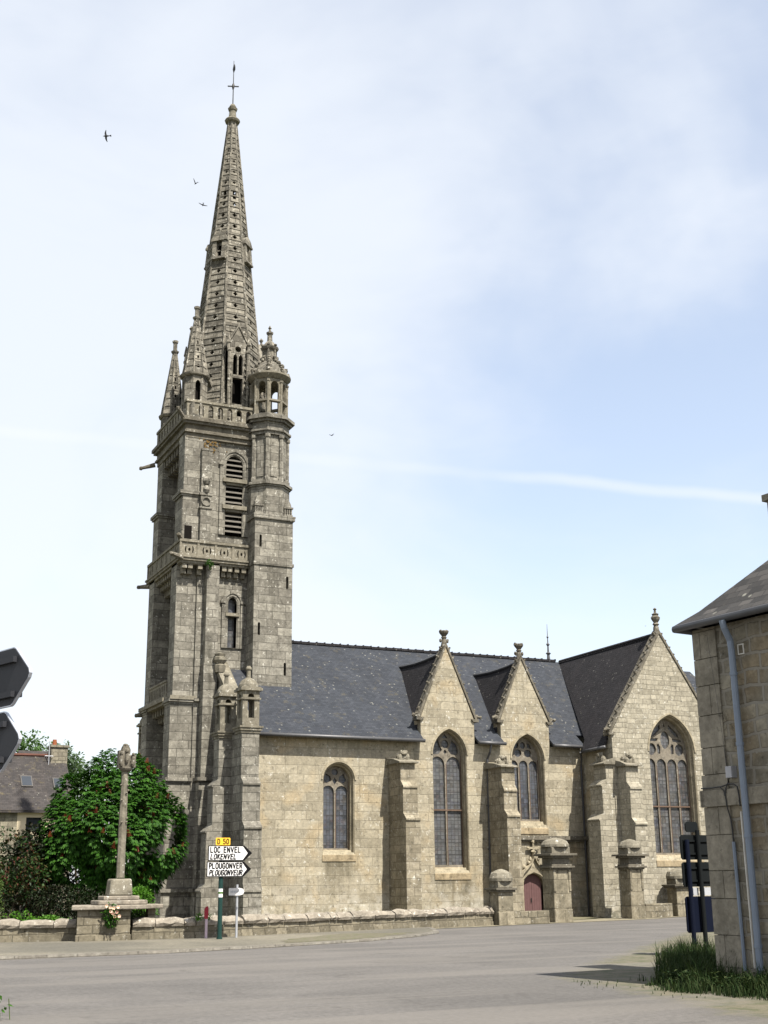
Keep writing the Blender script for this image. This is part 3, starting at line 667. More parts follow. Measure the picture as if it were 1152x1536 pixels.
# --- transept
TK, TKZ, TAX, TAZ = (32.72, 38.6), 7.70, 35.66, 12.30
houter = arch(35.92, 1.25, 2.30, 6.96, 8.62, 12)
b = MB(); b.slab(FT, [(32.72, -.45), (38.6, -.45), (38.6, TKZ), (TAX, TAZ), (32.72, TKZ)], [houter], 0, .6); b.build('transept_wall', 'transept', CH)
b = MB(); b.box(32.72, 33.3, YT+.6, YA+.3, -.45, 7.1); b.build('transept_side_wall', 'aisle', CH); b = MB(); b.box(38.0, 38.6, YT+.6, 54, -.45, 7.1); b.build('transept_side_wall', 'aisle', CH)
c = 35.92
dg = [(c+.22, 8.02), (c+.52, 7.74), (c+.80, 7.62), (c+.70, 7.86), (c+.24, 8.22)]
md = [(c+.38, 7.60), (c+.44, 7.46), (c+.92, 7.46), (c+.86, 7.56)]
lo_ = [(c+.28, 7.22), (c+.30, 6.90), (c+.44, 6.92), (c+.46, 7.30), (c+.38, 7.36)]
W_ = window
def arch12(*a): return arch(*a, 12)
_arch = arch
arch = lambda cx, hw, z0, zs, zt, n=12: _arch(cx, hw, z0, zs, zt, n)
window(FT, c, 1.25, 2.30, 6.96, 8.62, (1.16, 2.52, 6.96, 8.50), lights_(c, (-.87, -.29, .29, .87), .25, 2.62, 6.42, 6.68),
       [circ(c, 7.52, .25, .40, 14), circ(c-.76, 7.10, .24, .27), circ(c+.76, 7.10, .24, .27), dg, mirror(dg, c), lo_, mirror(lo_, c), md, mirror(md, c), [(c-.05, 8.10), (c+.05, 8.10), (c, 8.36)]], 'glass', depth=.45, transom=[4.6])
arch = _arch
ex, ez = 32.42, 7.12
n = 5; qs = []
roof_piece('transept_roof', [[(ex, YT+.28, ez), (ex, 47.62, ez), (ex+.30, 47.85, ez+.48), (TAX-.05, YR, RZ), (TAX, YT+.28, TAZ-.05)]], 'slate_dark')
roof_piece('transept_roof', [[(38.9, YT+.28, ez), (38.9, 54, ez), (TAX-.05, YR, RZ), (TAX, YT+.28, TAZ-.05)]], 'slate_dark')
b = MB(); b.tube([(TAX, YT+.28, TAZ), (TAX, YR, RZ+.03)], .08, 6); b.build('ridge_roll', 'slate_dark', CH)
gutter([(ex-.03, YT+.1, ez-.05), (ex-.03, 47.6, ez-.10)], .075)
gable_coping(FT, TK, TKZ, TAX, TAZ, YT, 15, 'pot', .45)

# --- buttresses: profile of steps, carved cap
def buttress(origin, out_dir, across, width, steps, top, cap='beast', mat='buttress', base=None):
    """steps: [(z_top_of_step, projection)] from the top down"""
    O, D, A = Vector((*origin, 0)), Vector((*out_dir, 0)), Vector((*across, 0))
    b = MB(); F = Fr(O - A*(width/2), D, Z, A)
    prof = [(-.08, top)]; z, pr = top, steps[0][1]
    prof.append((pr, top))
    for zt_, p_ in steps[1:]:
        prof += [(pr, zt_+.30), (p_+.05, zt_+.06), (p_+.05, zt_), (p_, zt_)]; pr = p_
    prof += [(pr, -.45), (-.08, -.45)]
    b.slab(F, prof, (), 0, width)
    o = b.build('buttress', mat, CH)
    b = MB(); p0 = steps[0][1]
    if cap == 'beast':
        b.slab(Fr(O - A*(width/2+.12), D, Z, A), [(-.06, top), (p0+.16, top), (p0+.16, top+.05), (p0*.62, top+.20), (-.06, top+.30)], (), 0, width+.24)
        q = O + D*(p0*.62) + Z*(top+.24)
        b.blob(q + D*.02, .17, .17, .17, 8, 6, .22)
        for s_ in (-1, 1):
            b.blob(q + A*(.17*s_) + D*.12 - Z*.02, .085, .085, .20, 7, 5, .25); b.blob(q + A*(.12*s_) + D*.10 + Z*.22, .07, .07, .10, 6, 5, .3)
        b.blob(q + Z*.20 + D*.13, .12, .12, .11, 7, 5, .25); b.blob(q - D*.3 + Z*.05, .14, .14, .16, 7, 5, .25)
        b.build('carved_beast', 'carved', o)
    return o
buttress((23.32, YA), (0, -1), (1, 0), .66, [(0, 1.18), (5.22, 1.38), (3.92, 1.60)], 6.22)
buttress((28.02, YA), (0, -1), (1, 0), .64, [(0, 1.30), (5.15, 1.42), (4.10, 1.62)], 6.16)
buttress((33.22, YT), (0, -1), (1, 0), .64, [(0, .62), (5.24, .82), (3.74, 1.02)], 6.22, mat='transept')
buttress((32.75, YT+.50), (-1, 0), (0, 1), .9, [(0, .42), (5.40, .66), (3.95, .86)], 6.32, mat='transept')
buttress((38.3, YT), (0, -1), (1, 0), .62, [(0, .62), (5.24, .82), (3.74, 1.02)], 6.22, mat='transept')

# --- the aisle's south west corner: two buttresses carrying stone lanterns
def lantern(o, cx, cy, w, z):
    h = w/2; b = MB()
    b.box(cx-h-.10, cx+h+.10, cy-h-.10, cy+h+.10, z+.10, z+.20); b.box(cx-h-.05, cx+h+.05, cy-h-.05, cy+h+.05, z, z+.10); b.box(cx-h-.14, cx+h+.14, cy-h-.14, cy+h+.14, z+.20, z+.27)
    b.box(cx-h, cx+h, cy-h, cy+h, z+.27, z+.58)
    z1, z2, z3 = z+.58, z+1.36, z+1.66
    for F in (Fr((cx, cy-h, 0), X, Z, Y), Fr((cx-h, cy, 0), Y, Z, X), Fr((cx+h, cy, 0), Y, Z, -X), Fr((cx, cy+h, 0), X, Z, -Y)):
        e = h if abs(F.u.x) > .5 else h-.13
        b.slab(F, [(-e, z1), (e, z1), (e, z3), (-e, z3)], [[(-.14, z1+.01), (-.14, z2-.06), (.14, z2-.06), (.14, z1+.01)], arch(0, .13, z2+.04, z2+.06, z2+.19, 5)], 0, .12)
        b.add(*_bx(F, -e-.05, e+.05, z2-.05, z2+.02, -.05, .0))
    b.box(cx-h-.10, cx+h+.10, cy-h-.10, cy+h+.10, z3, z3+.10); b.box(cx-h-.05, cx+h+.05, cy-h-.05, cy+h+.05, z3+.10, z3+.16)
    b.lathe(cx, cy, [(h*1.15, z3+.16), (h*1.12, z3+.26), (h*.86, z3+.42), (h*.40, z3+.52), (.09, z3+.55), (.08, z3+.86), (.12, z3+.88), (.12, z3+.93), (.07, z3+1.02)], 12)
    b.build('lantern', 'carved', o)
b1 = buttress((16.50, YA), (0, -1), (1, 0), .72, [(0, 1.16), (5.20, 1.38), (3.55, 1.62), (1.25, 1.70)], 7.20, cap=None, mat='tower')
lantern(b1, 16.50, YA-.80, .70, 7.20)
b2 = buttress((16.55, YA+.42), (-1, 0), (0, 1), .66, [(0, .92), (5.20, 1.12), (3.45, 1.35), (1.25, 1.48)], 7.10, cap=None, mat='tower')
lantern(b2, 15.98, YA+.42, .66, 7.10)
b = MB(); b.slab(west2(16.55), [(YA+.02, -.4), (51.75, -.4), (51.75, 10.45), (YA+.02, 7.25)], [[(49.1, 8.0), (49.1, 9.6), (49.4, 9.6), (49.4, 8.0)] if False else [(50.2, 5.9), (50.2, 6.5), (50.5, 6.5), (50.5, 5.9)]], 0, .5); b.build('aisle_end_wall', 'tower', CH)
b = MB(); b.slab(west2(16.50), [(YA-.1, 7.32), (51.75, 10.50), (51.75, 10.78), (YA-.1, 7.60)], (), -.05, .55)
b.lathe(16.55, 51.2, [(.22, 10.2), (.26, 10.5), (.18, 10.56), (.30, 10.72), (.30, 10.84), (.20, 10.88), (.24, 11.0), (.05, 11.06)], 8)
b.build('gable_coping', 'carved', CH)
# mirrored lantern buttress on the far north aisle corner
b3 = buttress((16.55, 59.7), (-1, 0), (0, 1), .66, [(0, .92), (5.20, 1.12), (3.45, 1.35)], 7.10, cap=None, mat='tower'); lantern(b3, 15.75, 59.7, .66, 7.15)

# --- string course, portal
b = MB(); b.box(28.36, 32.7, YA-.16, YA-.0, 3.22, 3.38); b.box(28.36, 32.7, YA-.10, YA, 3.14, 3.22); b.build('string_course', 'stained', CH)
cxp = 29.84
b = MB()
A_, B_ = arch(cxp, .64, -.35, 1.30, 1.86, 9), arch(cxp, .50, -.35, 1.35, 1.80, 9)
b.loft(FA, [(A_, -.02), (A_, -.10), (B_, -.04), (B_, .26)])
og = []
for s_ in (-1, 1):
    pts = [(cxp + s_*.78, 1.66), (cxp + s_*.64, 1.92), (cxp + s_*.40, 2.10), (cxp + s_*.17, 2.24), (cxp + s_*.06, 2.42), (cxp, 2.72)]
    low = [(cxp, 2.50), (cxp + s_*.11, 2.26), (cxp + s_*.34, 2.02), (cxp + s_*.55, 1.84), (cxp + s_*.68, 1.62)]
    b.slab(FA, pts + low, (), -.24, .01)
    b.slab(FA, [(cxp, 2.50), (cxp + s_*.11, 2.26), (cxp + s_*.34, 2.02), (cxp + s_*.55, 1.84), (cxp + s_*.68, 1.62), (cxp+s_*.64, 1.30), (cxp+s_*.50, 1.60), (cxp + s_*.30, 1.76), (cxp, 1.87)], (), -.11, .01)
    for i, (u, v) in enumerate([(.70, 1.86), (.52, 2.08), (.27, 2.25), (.20, 2.42)]): b.blob(FA.p(cxp + s_*u, v, -.16), .07, .08, .09, 6, 5, .3)
    b.add(*_bx(FA, cxp + s_*.66 - .07, cxp + s_*.66 + .07, -.35, 1.62, -.14, .01))
b.lathe(cxp, YA-.12, [(.05, 2.6), (.045, 3.08), (.02, 3.14)], 6)
b.add(*_bx(FA, cxp-.26, cxp+.26, 2.83, 2.92, -.16, -.08)); b.blob(FA.p(cxp-.26, 2.875, -.12), .06); b.blob(FA.p(cxp+.26, 2.875, -.12), .06); b.blob(FA.p(cxp, 3.14, -.12), .07); b.blob(FA.p(cxp, 2.72, -.12), .10, .1, .07)
po = b.build('portal', 'dressed', CH)
for s_ in (-1, 1):
    b = MB(); Bl = arch(cxp, .499, -.33, 1.35, 1.795, 9); half = [q for q in Bl if (q[0]-cxp)*s_ >= -1e-6]
    half = [(q[0] if abs(q[0]-cxp) > 1e-6 else cxp + s_*.006, q[1]) for q in half] + []
    if s_ < 0: half = half + [(cxp - .006, -.33)]
    else: half = [(cxp + .006, -.33)] + half
    b.slab(FA, half, (), .15, .21)
    for k in range(1, 4): b.add(*_bx(FA, cxp + s_*(.12*k) - .004, cxp + s_*(.12*k) + .004, -.3, 1.45, .143, .155))
    dl = b.build('door_leaf', 'door', po)
b = MB(); b.lathe(cxp-.05, YA+.12, [(.02, .62), (.02, .80)], 6); b.build('handle', 'iron', po)

#@@TOWER
# ------------------------------------------------------------------ tower
TS = 51.75
FS = south(TS)
bel = arch(17.19, .40, 16.46, 19.78, 20.24, 8); lw = arch(17.24, .20, 11.40, 13.42, 13.66, 8)
b = MB()
b.slab(FS, [(15.6, -.3), (19.3, -.3), (19.3, 21.0), (15.6, 21.0)], [bel, lw], 0, .6)
b.box(15.6, 16.2, TS+.6, 56.3, -.3, 21.0); b.box(18.7, 19.3, TS+.6, 56.3, -.3, 21.0); b.box(16.2, 18.7, 55.7, 56.3, -.3, 21.0)
b.box(16.2, 18.7, 52.4, 55.7, 15.0, 15.2); b.box(16.2, 18.7, 52.4, 55.7, 20.8, 21.0)
# upper stage comes forward to one plane beside the belfry window
b.box(14.80, 15.62, 51.62, 52.5, 15.9, 21.0); b.box(15.62, 16.36, 51.66, TS, 15.9, 21.0)
b.build('tower_wall', 'tower', CH)
def tower_window(F, hole, cx, hw, z0, zs, zt, name):
    b = MB(); o2 = arch(cx, hw+.30, z0-.02, zs, zt+.30, 8); o1 = arch(cx, hw+.16, z0-.02, zs, zt+.16, 8); i1 = arch(cx, hw+.05, z0-.02, zs, zt+.05, 8)
    b.loft(F, [(o2, .003), (o2, -.07), (o1, -.07), (o1, -.03), (i1, -.03), (hole, .06), (hole, .35)])
    for s_ in (-1, 1): b.add(*_bx(F, cx + s_*(hw+.25) - .11, cx + s_*(hw+.25) + .11, zs-.06, zs+.06, -.11, .0))
    return b.build(name, 'tower', CH)
bw = tower_window(FS, bel, 17.19, .40, 16.46, 19.78, 20.24, 'belfry_window')
for zs_ in (19.02, 17.76):
    b = MB(); b.add(*_bx(FS, 16.62, 17.76, zs_-.09, zs_+.09, -.14, .30)); b.add(*_bx(FS, 16.80, 17.58, zs_-.2, zs_-.09, -.04, .30)); b.build('transom', 'carved', bw)
for z in (16.62, 16.86, 17.10, 17.34, 17.98, 18.22, 18.46, 18.70, 19.26, 19.50, 19.74, 19.98):
    b = MB(); b.add([FS.p(16.80, z, .03), FS.p(17.58, z, .03), FS.p(17.58, z+.16, .30), FS.p(16.80, z+.16, .30), FS.p(16.80, z+.05, .03), FS.p(17.58, z+.05, .03), FS.p(17.58, z+.21, .30), FS.p(16.80, z+.21, .30)],
                    [(0, 1, 2, 3), (4, 7, 6, 5), (0, 4, 5, 1), (2, 6, 7, 3), (0, 3, 7, 4), (1, 5, 6, 2)])
    b.build('louvre_slat', 'louvre', bw)
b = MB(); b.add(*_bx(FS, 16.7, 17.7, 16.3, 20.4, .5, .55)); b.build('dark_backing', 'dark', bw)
tw = tower_window(FS, lw, 17.24, .20, 11.40, 13.42, 13.66, 'tower_window')
b = MB(); b.add(*_bx(FS, 16.92, 17.56, 12.80, 12.94, -.08, .28)); b.build('transom', 'carved', tw)
b = MB(); b.add(*_bx(FS, 17.02, 17.46, 11.3, 13.7, .30, .33)); b.build('pane', 'glass', tw)
# pilaster, niche and aedicule on the upper stage
b = MB(); b.box(15.56, 16.04, 51.44, 51.62, 15.9, 20.25); b.box(15.54, 16.06, 51.42, 51.64, 20.2, 20.30)
b.box(15.50, 16.08, 51.40, 51.62, 18.10, 18.22); b.box(15.50, 16.08, 51.40, 51.62, 17.48, 17.56)
b.lathe(15.80, 51.44, [(.10, 18.22), (.16, 18.35), (.16, 18.45), (.08, 18.55)], 8); b.lathe(15.80, 51.44, [(.10, 18.62), (.17, 18.75), (.17, 18.86), (.05, 18.98)], 8)
F_ = south(51.40); b.loft(F_, [(circ(15.8, 17.82, .22), .03), (circ(15.8, 17.82, .22), -.03), (circ(15.8, 17.82, .16), -.03), (circ(15.8, 17.82, .16), .03)])
b.build('pilaster', 'tower', CH)
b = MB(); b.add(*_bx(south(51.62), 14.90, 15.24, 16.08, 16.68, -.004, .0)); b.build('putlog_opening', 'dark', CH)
# corner buttresses of the tower (west pair, south pilaster)
for nm, y0, y1 in (('sw', 51.86, 52.72), ('nw', 55.55, 56.42)):
    b = MB()
    for x, z0, z1, g in ((14.50, -.3, 1.30, .05), (14.55, 1.30, 5.72, .03), (14.62, 5.72, 9.05, .02), (14.70, 9.05, 15.1, 0), (14.78, 15.1, 18.2, 0), (14.88, 18.2, 21.0, -.02)):
        ys = y0 - g if nm == 'sw' else y0
        if nm == 'sw' and z0 >= 15: ys = 51.66
        b.box(x, 15.62, ys, y1+g if nm == 'nw' else y1, z0, z1)
    for z in (1.30, 5.74, 9.04, 18.2):
        yq = 51.66 if z > 15 and nm == 'sw' else y0; b.box(14.42 + (.012*z), 15.64, yq-.14, y1+.1, z-.07, z+.07); b.box(14.48 + (.012*z), 15.63, yq-.07, y1+.05, z-.16, z-.07)
    b.build('tower_buttress', 'tower', CH)
b = MB()
for x0, y, z0, z1 in ((15.72, 51.16, -.3, 1.3), (15.78, 51.22, 1.3, 5.72), (15.86, 51.28, 5.72, 10.6), (15.92, 51.36, 10.6, 15.0)):
    b.box(x0, 16.48, y, TS, z0, z1)
b.box(15.6, 16.55, 51.08, TS, 1.23, 1.37); b.box(15.68, 16.54, 51.10, TS, 5.66, 5.80)
b.box(15.6, 15.90, 51.60, TS, 9.0, 9.12)
b.build('tower_buttress', 'tower', CH)

# west face: low balcony, niche, corbels
b = MB(); b.box(14.56, 15.7, 51.68, 52.80, 9.06, 9.22); b.box(14.48, 15.62, 52.6, 56.6, 9.06, 9.22); b.box(14.60, 15.62, 52.72, 55.55, 8.94, 9.06)
for i in range(7): b.box(14.85, 15.62, 52.9+.4*i, 53.08+.4*i, 8.66, 8.94); b.box(15.12, 15.62, 52.9+.4*i, 53.08+.4*i, 8.42, 8.66)
lb = b.build('balcony', 'carved', CH)
b = MB(); F_ = west2(14.66)
holes = [[(52.95+.26*i, 9.36), (52.95+.26*i, 9.80), (53.10+.26*i, 9.80), (53.10+.26*i, 9.36)] for i in range(10)]
b.slab(F_, [(52.72, 9.22), (55.55, 9.22), (55.55, 9.92), (52.72, 9.92)], holes, 0, .12); b.add(*_bx(F_, 52.72, 55.55, 9.92, 10.0, -.04, .16)); b.build('balustrade', 'carved', lb)
F_ = west2(15.6); b = MB(); a_ = arch(54.1, .50, 5.4, 7.1, 7.7, 7); i_ = arch(54.1, .32, 5.4, 7.1, 7.5, 7)
b.loft(F_, [(a_, .002), (a_, -.12), (i_, -.10), (i_, .002)]); b.slab(F_, [(53.45, 7.75), (54.75, 7.75), (54.1, 8.25)], (), -.16, .0); b.add(*_bx(F_, 53.4, 54.8, 5.25, 5.4, -.2, 0)); nb = b.build('niche', 'tower', CH)
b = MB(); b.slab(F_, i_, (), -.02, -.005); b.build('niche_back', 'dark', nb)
b = MB(); a_ = arch(54.1, .38, 11.2, 13.2, 13.75, 7); i_ = arch(54.1, .24, 11.2, 13.2, 13.6, 7)
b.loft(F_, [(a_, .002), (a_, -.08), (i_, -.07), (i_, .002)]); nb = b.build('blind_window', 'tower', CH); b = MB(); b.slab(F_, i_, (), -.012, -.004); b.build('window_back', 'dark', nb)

# main balcony round the tower
def ring_parapet(name, x0, x1, y0, y1, z0, z1, holes_fn, th=.16, mat='carved', parent=None, south_end=None):
    b = MB(); xe = south_end or x1
    for F, u0, u1 in ((south(y0), x0, xe), (west2(x0), y0+th, y1-th), (Fr((0, y1, 0), X, Z, -Y), x0, x1), (Fr((x1, 0, 0), Y, Z, -X), y0+th, y1-th)):
        b.slab(F, [(u0, z0), (u1, z0), (u1, z1), (u0, z1)], holes_fn(u0, u1, z0, z1), 0, th)
    return b, b.build(name, mat, parent or CH)
def lens_holes(u0, u1, z0, z1):
    n = max(1, int((u1-u0)/.74)); p = (u1-u0)/n; hs = []
    for i in range(n):
        c_ = u0 + p*(i+.5); zc = (z0+z1)/2 - .02; h = (z1-z0)*.30
        for s_ in (-1, 1):
            hs.append([(c_ + s_*.12 + s_*.11*q, zc + h*r_) for q, r_ in ((0, 1), (.55, .6), (.75, 0), (.55, -.6), (0, -1), (.12, -.5), (.2, 0), (.12, .5))] if s_ > 0 else
                      [(c_ + s_*.12 + s_*.11*q, zc + h*r_) for q, r_ in ((0, 1), (.12, .5), (.2, 0), (.12, -.5), (0, -1), (.55, -.6), (.75, 0), (.55, .6))])
        hs.append(circ(c_, zc, .055, h*.42, 8))
    return hs
b = MB(); x0, x1, y0, y1 = 14.62, 19.7, 51.28, 56.72
b.box(x0, x1, y0, y1, 15.05, 15.16); b.box(x0+.08, x1-.08, y0+.08, y1-.08, 14.94, 15.05); b.box(x0-.05, x1, y0-.05, y1+.05, 15.16, 15.24)
for rng, f in ((
    (14.82, 15.08, 15.52), 's'), ((16.62, 16.88, 17.20, 17.52), 's')):
    for x in rng: b.box(x, x+.20, 51.42, 51.9, 14.72, 14.94); b.box(x+.01, x+.19, 51.58, 51.9, 14.50, 14.72)
b.box(14.75, 15.72, 51.40, 51.9, 14.90, 14.95)
for i in range(8): b.box(14.80, 15.62, 52.85+.36*i, 53.05+.36*i, 14.72, 14.94); b.box(15.0, 15.62, 52.85+.36*i, 53.05+.36*i, 14.48, 14.72); b.box(15.2, 15.62, 52.85+.36*i, 53.05+.36*i, 14.22, 14.48)
mbal = b.build('balcony', 'carved', CH)
_, o = ring_parapet('balustrade', 14.68, 19.64, 51.34, 56.66, 15.24, 15.86, lens_holes, parent=mbal, south_end=17.86)
b = MB()
for F, u0, u1 in ((south(51.34), 14.68, 17.86), (west2(14.68), 51.34, 56.66)):
    b.add(*_bx(F, u0-.05, u1, 15.86, 15.97, -.06, .22))
    n = int((u1-u0)/.74); p = (u1-u0)/n
    for i in range(n+1): b.add(*_bx(F, u0+p*i-.05, u0+p*i+.05, 15.24, 15.86, -.035, .0))
b.build('handrail', 'carved', mbal)
for p0, p1 in (((14.75, 51.30, 15.12), (14.25, 51.15, 15.22)), ((14.75, 56.6, 14.95), (14.30, 56.80, 14.92)), ((14.7, 51.4, 16.0), (14.55, 51.25, 16.12)), ((14.62, 56.5, 8.95), (14.42, 56.65, 8.92))):
    b = MB(); b.tube([p0, [(a+c_)/2 for a, c_ in zip(p0, p1)], p1], .13, 7, .085); b.blob(p1, .11, .11, .09, 7, 5, .2); b.build('gargoyle', 'stained', CH)

# top cornice and arcaded parapet
b = MB(); x0, x1, y0, y1 = 14.84, 19.35, 51.60, 56.45
for d, z0, z1 in ((.0, 20.80, 21.02), (.10, 21.02, 21.12), (.02, 21.12, 21.42), (.16, 21.42, 21.54), (.24, 21.54, 21.70), (.14, 21.70, 21.76)):
    b.box(x0-d, x1+d, y0-d, y1+d, z0, z1)
for i in range(7): b.box(14.92, 15.62, 52.8+.42*i, 53.0+.42*i, 20.45, 20.8); b.box(15.15, 15.62, 52.8+.42*i, 53.0+.42*i, 20.1, 20.45)
b.box(19.3, 20.1, 55.3, 56.7, 21.30, 21.755); b.box(19.3, 19.95, 55.45, 56.6, 20.85, 21.30)
b.build('cornice', 'stained', CH)
def arcade(u0, u1, z0, z1):
    n = max(1, int((u1-u0)/.42)); p = (u1-u0)/n
    return [arch(u0+p*(i+.5), .12, z0+.06, z1-.20, z1-.07, 4) for i in range(n)]
_, pa = ring_parapet('parapet', 14.80, 19.4, 51.52, 56.5, 21.76, 22.46, arcade, .18, south_end=17.95)
b = MB(); b.add(*_bx(south(51.52), 14.76, 17.95, 22.46, 22.58, -.05, .24)); b.add(*_bx(west2(14.80), 51.52, 56.5, 22.46, 22.58, -.05, .24)); b.build('handrail', 'carved', pa)
for p0, p1 in (((14.72, 51.5, 21.55), (14.32, 51.25, 21.95)), ((14.72, 56.4, 20.9), (14.12, 56.70, 20.74))):
    b = MB(); b.tube([p0, [(a+c_)/2 for a, c_ in zip(p0, p1)], p1], .12, 7, .07); b.blob(p1, .10, .10, .09, 7, 5, .2); b.build('gargoyle', 'stained', CH)
b = MB()
for z, y_, k in ((20.66, 51.615, 34), (20.42, 51.615, 18)):
    for i in range(k):
        r_ = random.uniform(.015, .045); q = Vector((15.98 + random.gauss(0, .24), y_, z + random.gauss(0, .09))); b.blob(q, r_*1.3, .012, r_, 6, 4, .3)
tag(b.build('lichen_patch', 'orangelichen', CH, weld=False), None, None, None, 'stuff')

# stair turret
def oct_(cx, cy, r, n=8, rot=math.pi/8): return [(cx + r*math.cos(rot+2*math.pi*i/n), cy + r*math.sin(rot+2*math.pi*i/n)) for i in range(n)]
tx, ty = 18.76, 51.68
b = MB()
SLITS = [(18.14, 16.10), (19.42, 14.30), (18.13, 12.15), (19.35, 10.45)]
hs = [arch(x, .055, z-.28, z+.22, z+.28, 4) for x, z in SLITS]
b.slab(south(50.75), [(17.87, 8.8), (19.66, 8.8), (19.66, 17.2), (17.87, 17.2)], hs, 0, .3)
b.box(17.87, 18.1, 51.05, 52.9, 8.8, 17.2); b.box(19.4, 19.66, 51.05, 53.5, 8.8, 17.2); b.box(18.1, 19.4, 52.4, 52.6, 8.8, 17.2)
for z, e in ((15.08, .05), (17.20, .08), ):
    b.box(17.87-e, 19.66+e, 50.75-e, 52.9, z-.07, z+.07)
b.box(17.78, 19.76, 50.66, 52.9, 17.27, 17.34)
b.prism(oct_(tx, ty, 1.0), 17.34, 18.75); b.prism(oct_(tx, ty, 1.06), 18.70, 18.78); b.prism(oct_(tx, ty, 1.14), 18.78, 18.90); b.prism(oct_(tx, ty, 1.0), 18.90, 19.0)
for sx in (-1, 1):
    cx_ = tx + sx*.70; cy_ = ty - .72
    b.box(cx_-.20, cx_+.20, cy_-.18, cy_+.2, 17.34, 17.44)
    for k in range(4): b.box(cx_-.19+.1*k, cx_-.13+.1*k, cy_-.17, cy_-.11, 17.44, 17.72)
    b.box(cx_-.17, cx_+.17, cy_-.11, cy_+.2, 17.44, 17.72); b.box(cx_-.22, cx_+.22, cy_-.2, cy_+.2, 17.72, 17.80)
    b.lathe(cx_, cy_+.02, [(.20, 17.80), (.18, 17.95), (.05, 18.25)], 6)
b.prism(oct_(tx, ty, .86), 19.0, 21.3)
for i in range(8):
    a = math.pi/8 + 2*math.pi*i/8; b.lathe(tx+.88*math.cos(a), ty+.88*math.sin(a), [(.13, 19.0), (.13, 19.12), (.095, 19.16), (.095, 21.0), (.14, 21.06), (.14, 21.2)], 6)
    a2 = 2*math.pi*i/8; u = Vector((-math.sin(a2), math.cos(a2), 0)); d = Vector((math.cos(a2), math.sin(a2), 0))
    b.obox(Vector((tx, ty, 20.1)) + d*.80, u*.16, d*.03, Z*.9)
for r_, z0, z1 in ((.98, 21.2, 21.34), (1.06, 21.34, 21.44), (.96, 21.44, 21.80), (1.08, 21.80, 21.92), (1.22, 21.92, 22.06), (1.12, 22.06, 22.14), (.98, 22.14, 22.22)):
    b.prism(oct_(tx, ty, r_), z0, z1)
st = b.build('stair_turret', 'tower', CH)
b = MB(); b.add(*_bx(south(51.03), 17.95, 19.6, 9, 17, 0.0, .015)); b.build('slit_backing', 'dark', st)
# belvedere of the stair turret
b = MB(); rr = .84; zl0, zl1 = 22.22, 24.12
for i in range(8):
    a2 = 2*math.pi*i/8; d = Vector((math.cos(a2), math.sin(a2), 0)); u = Vector((-math.sin(a2), math.cos(a2), 0)); ap = rr*math.cos(math.pi/8); hwid = rr*math.sin(math.pi/8)
    F = Fr(Vector((tx, ty, 0)) + d*ap, u, Z, -d)
    b.slab(F, [(-hwid, zl0), (hwid, zl0), (hwid, zl1), (-hwid, zl1)], [[(-.19, zl0+.03), (-.19, zl0+.62), (.19, zl0+.62), (.19, zl0+.03)], arch(0, .19, zl0+.74, zl1-.48, zl1-.26, 5)], 0, .14)
    b.add(*_bx(F, -hwid, hwid, zl0+.64, zl0+.72, -.05, .0)); b.add(*_bx(F, -hwid, hwid, zl0-.02, zl0+.03, -.05, 0))
    a = a2 + math.pi/8; b.lathe(tx+(rr)*math.cos(a), ty+(rr)*math.sin(a), [(.075, zl0), (.06, zl0+.1), (.06, zl1-.35), (.09, zl1-.30), (.09, zl1-.22)], 6)
b.lathe(tx, ty, [(.84, zl1-.12), (.94, zl1-.02), (1.02, zl1+.06), (1.02, zl1+.14), (.90, zl1+.20)], 24)
be = b.build('belvedere', 'carved', st)
b = MB(); zd = zl1+.20
prof = [(.90, zd), (.86, zd+.16), (.74, zd+.38), (.52, zd+.58), (.36, zd+.70)]
b.lathe(tx, ty, prof, 16)
for i in range(8):
    a = 2*math.pi*i/8 + math.pi/8
    for r_, z in ((.88, zd+.1), (.80, zd+.34), (.62, zd+.56), (.44, zd+.74), (.36, zd+.92)):
        b.blob((tx+r_*math.cos(a), ty+r_*math.sin(a), z), .10, .10, .10, 6, 5, .3)
b.lathe(tx, ty, [(.36, zd+.66), (.32, zd+.72), (.30, zd+1.30), (.40, zd+1.36), (.44, zd+1.46), (.36, zd+1.50), (.30, zd+1.62), (.20, zd+1.76), (.13, zd+1.82), (.11, zd+2.16), (.16, zd+2.20), (.17, zd+2.28), (.06, zd+2.34), (.05, zd+2.46), (.085, zd+2.50), (.02, zd+2.64)], 10)
for i in range(6):
    a = 2*math.pi*i/6; b.lathe(tx+.31*math.cos(a), ty+.31*math.sin(a), [(.06, zd+.72), (.06, zd+1.34)], 5); b.blob((tx+.36*math.cos(a), ty+.36*math.sin(a), zd+1.56), .07)
b.build('crocketed_dome', 'spire', st)

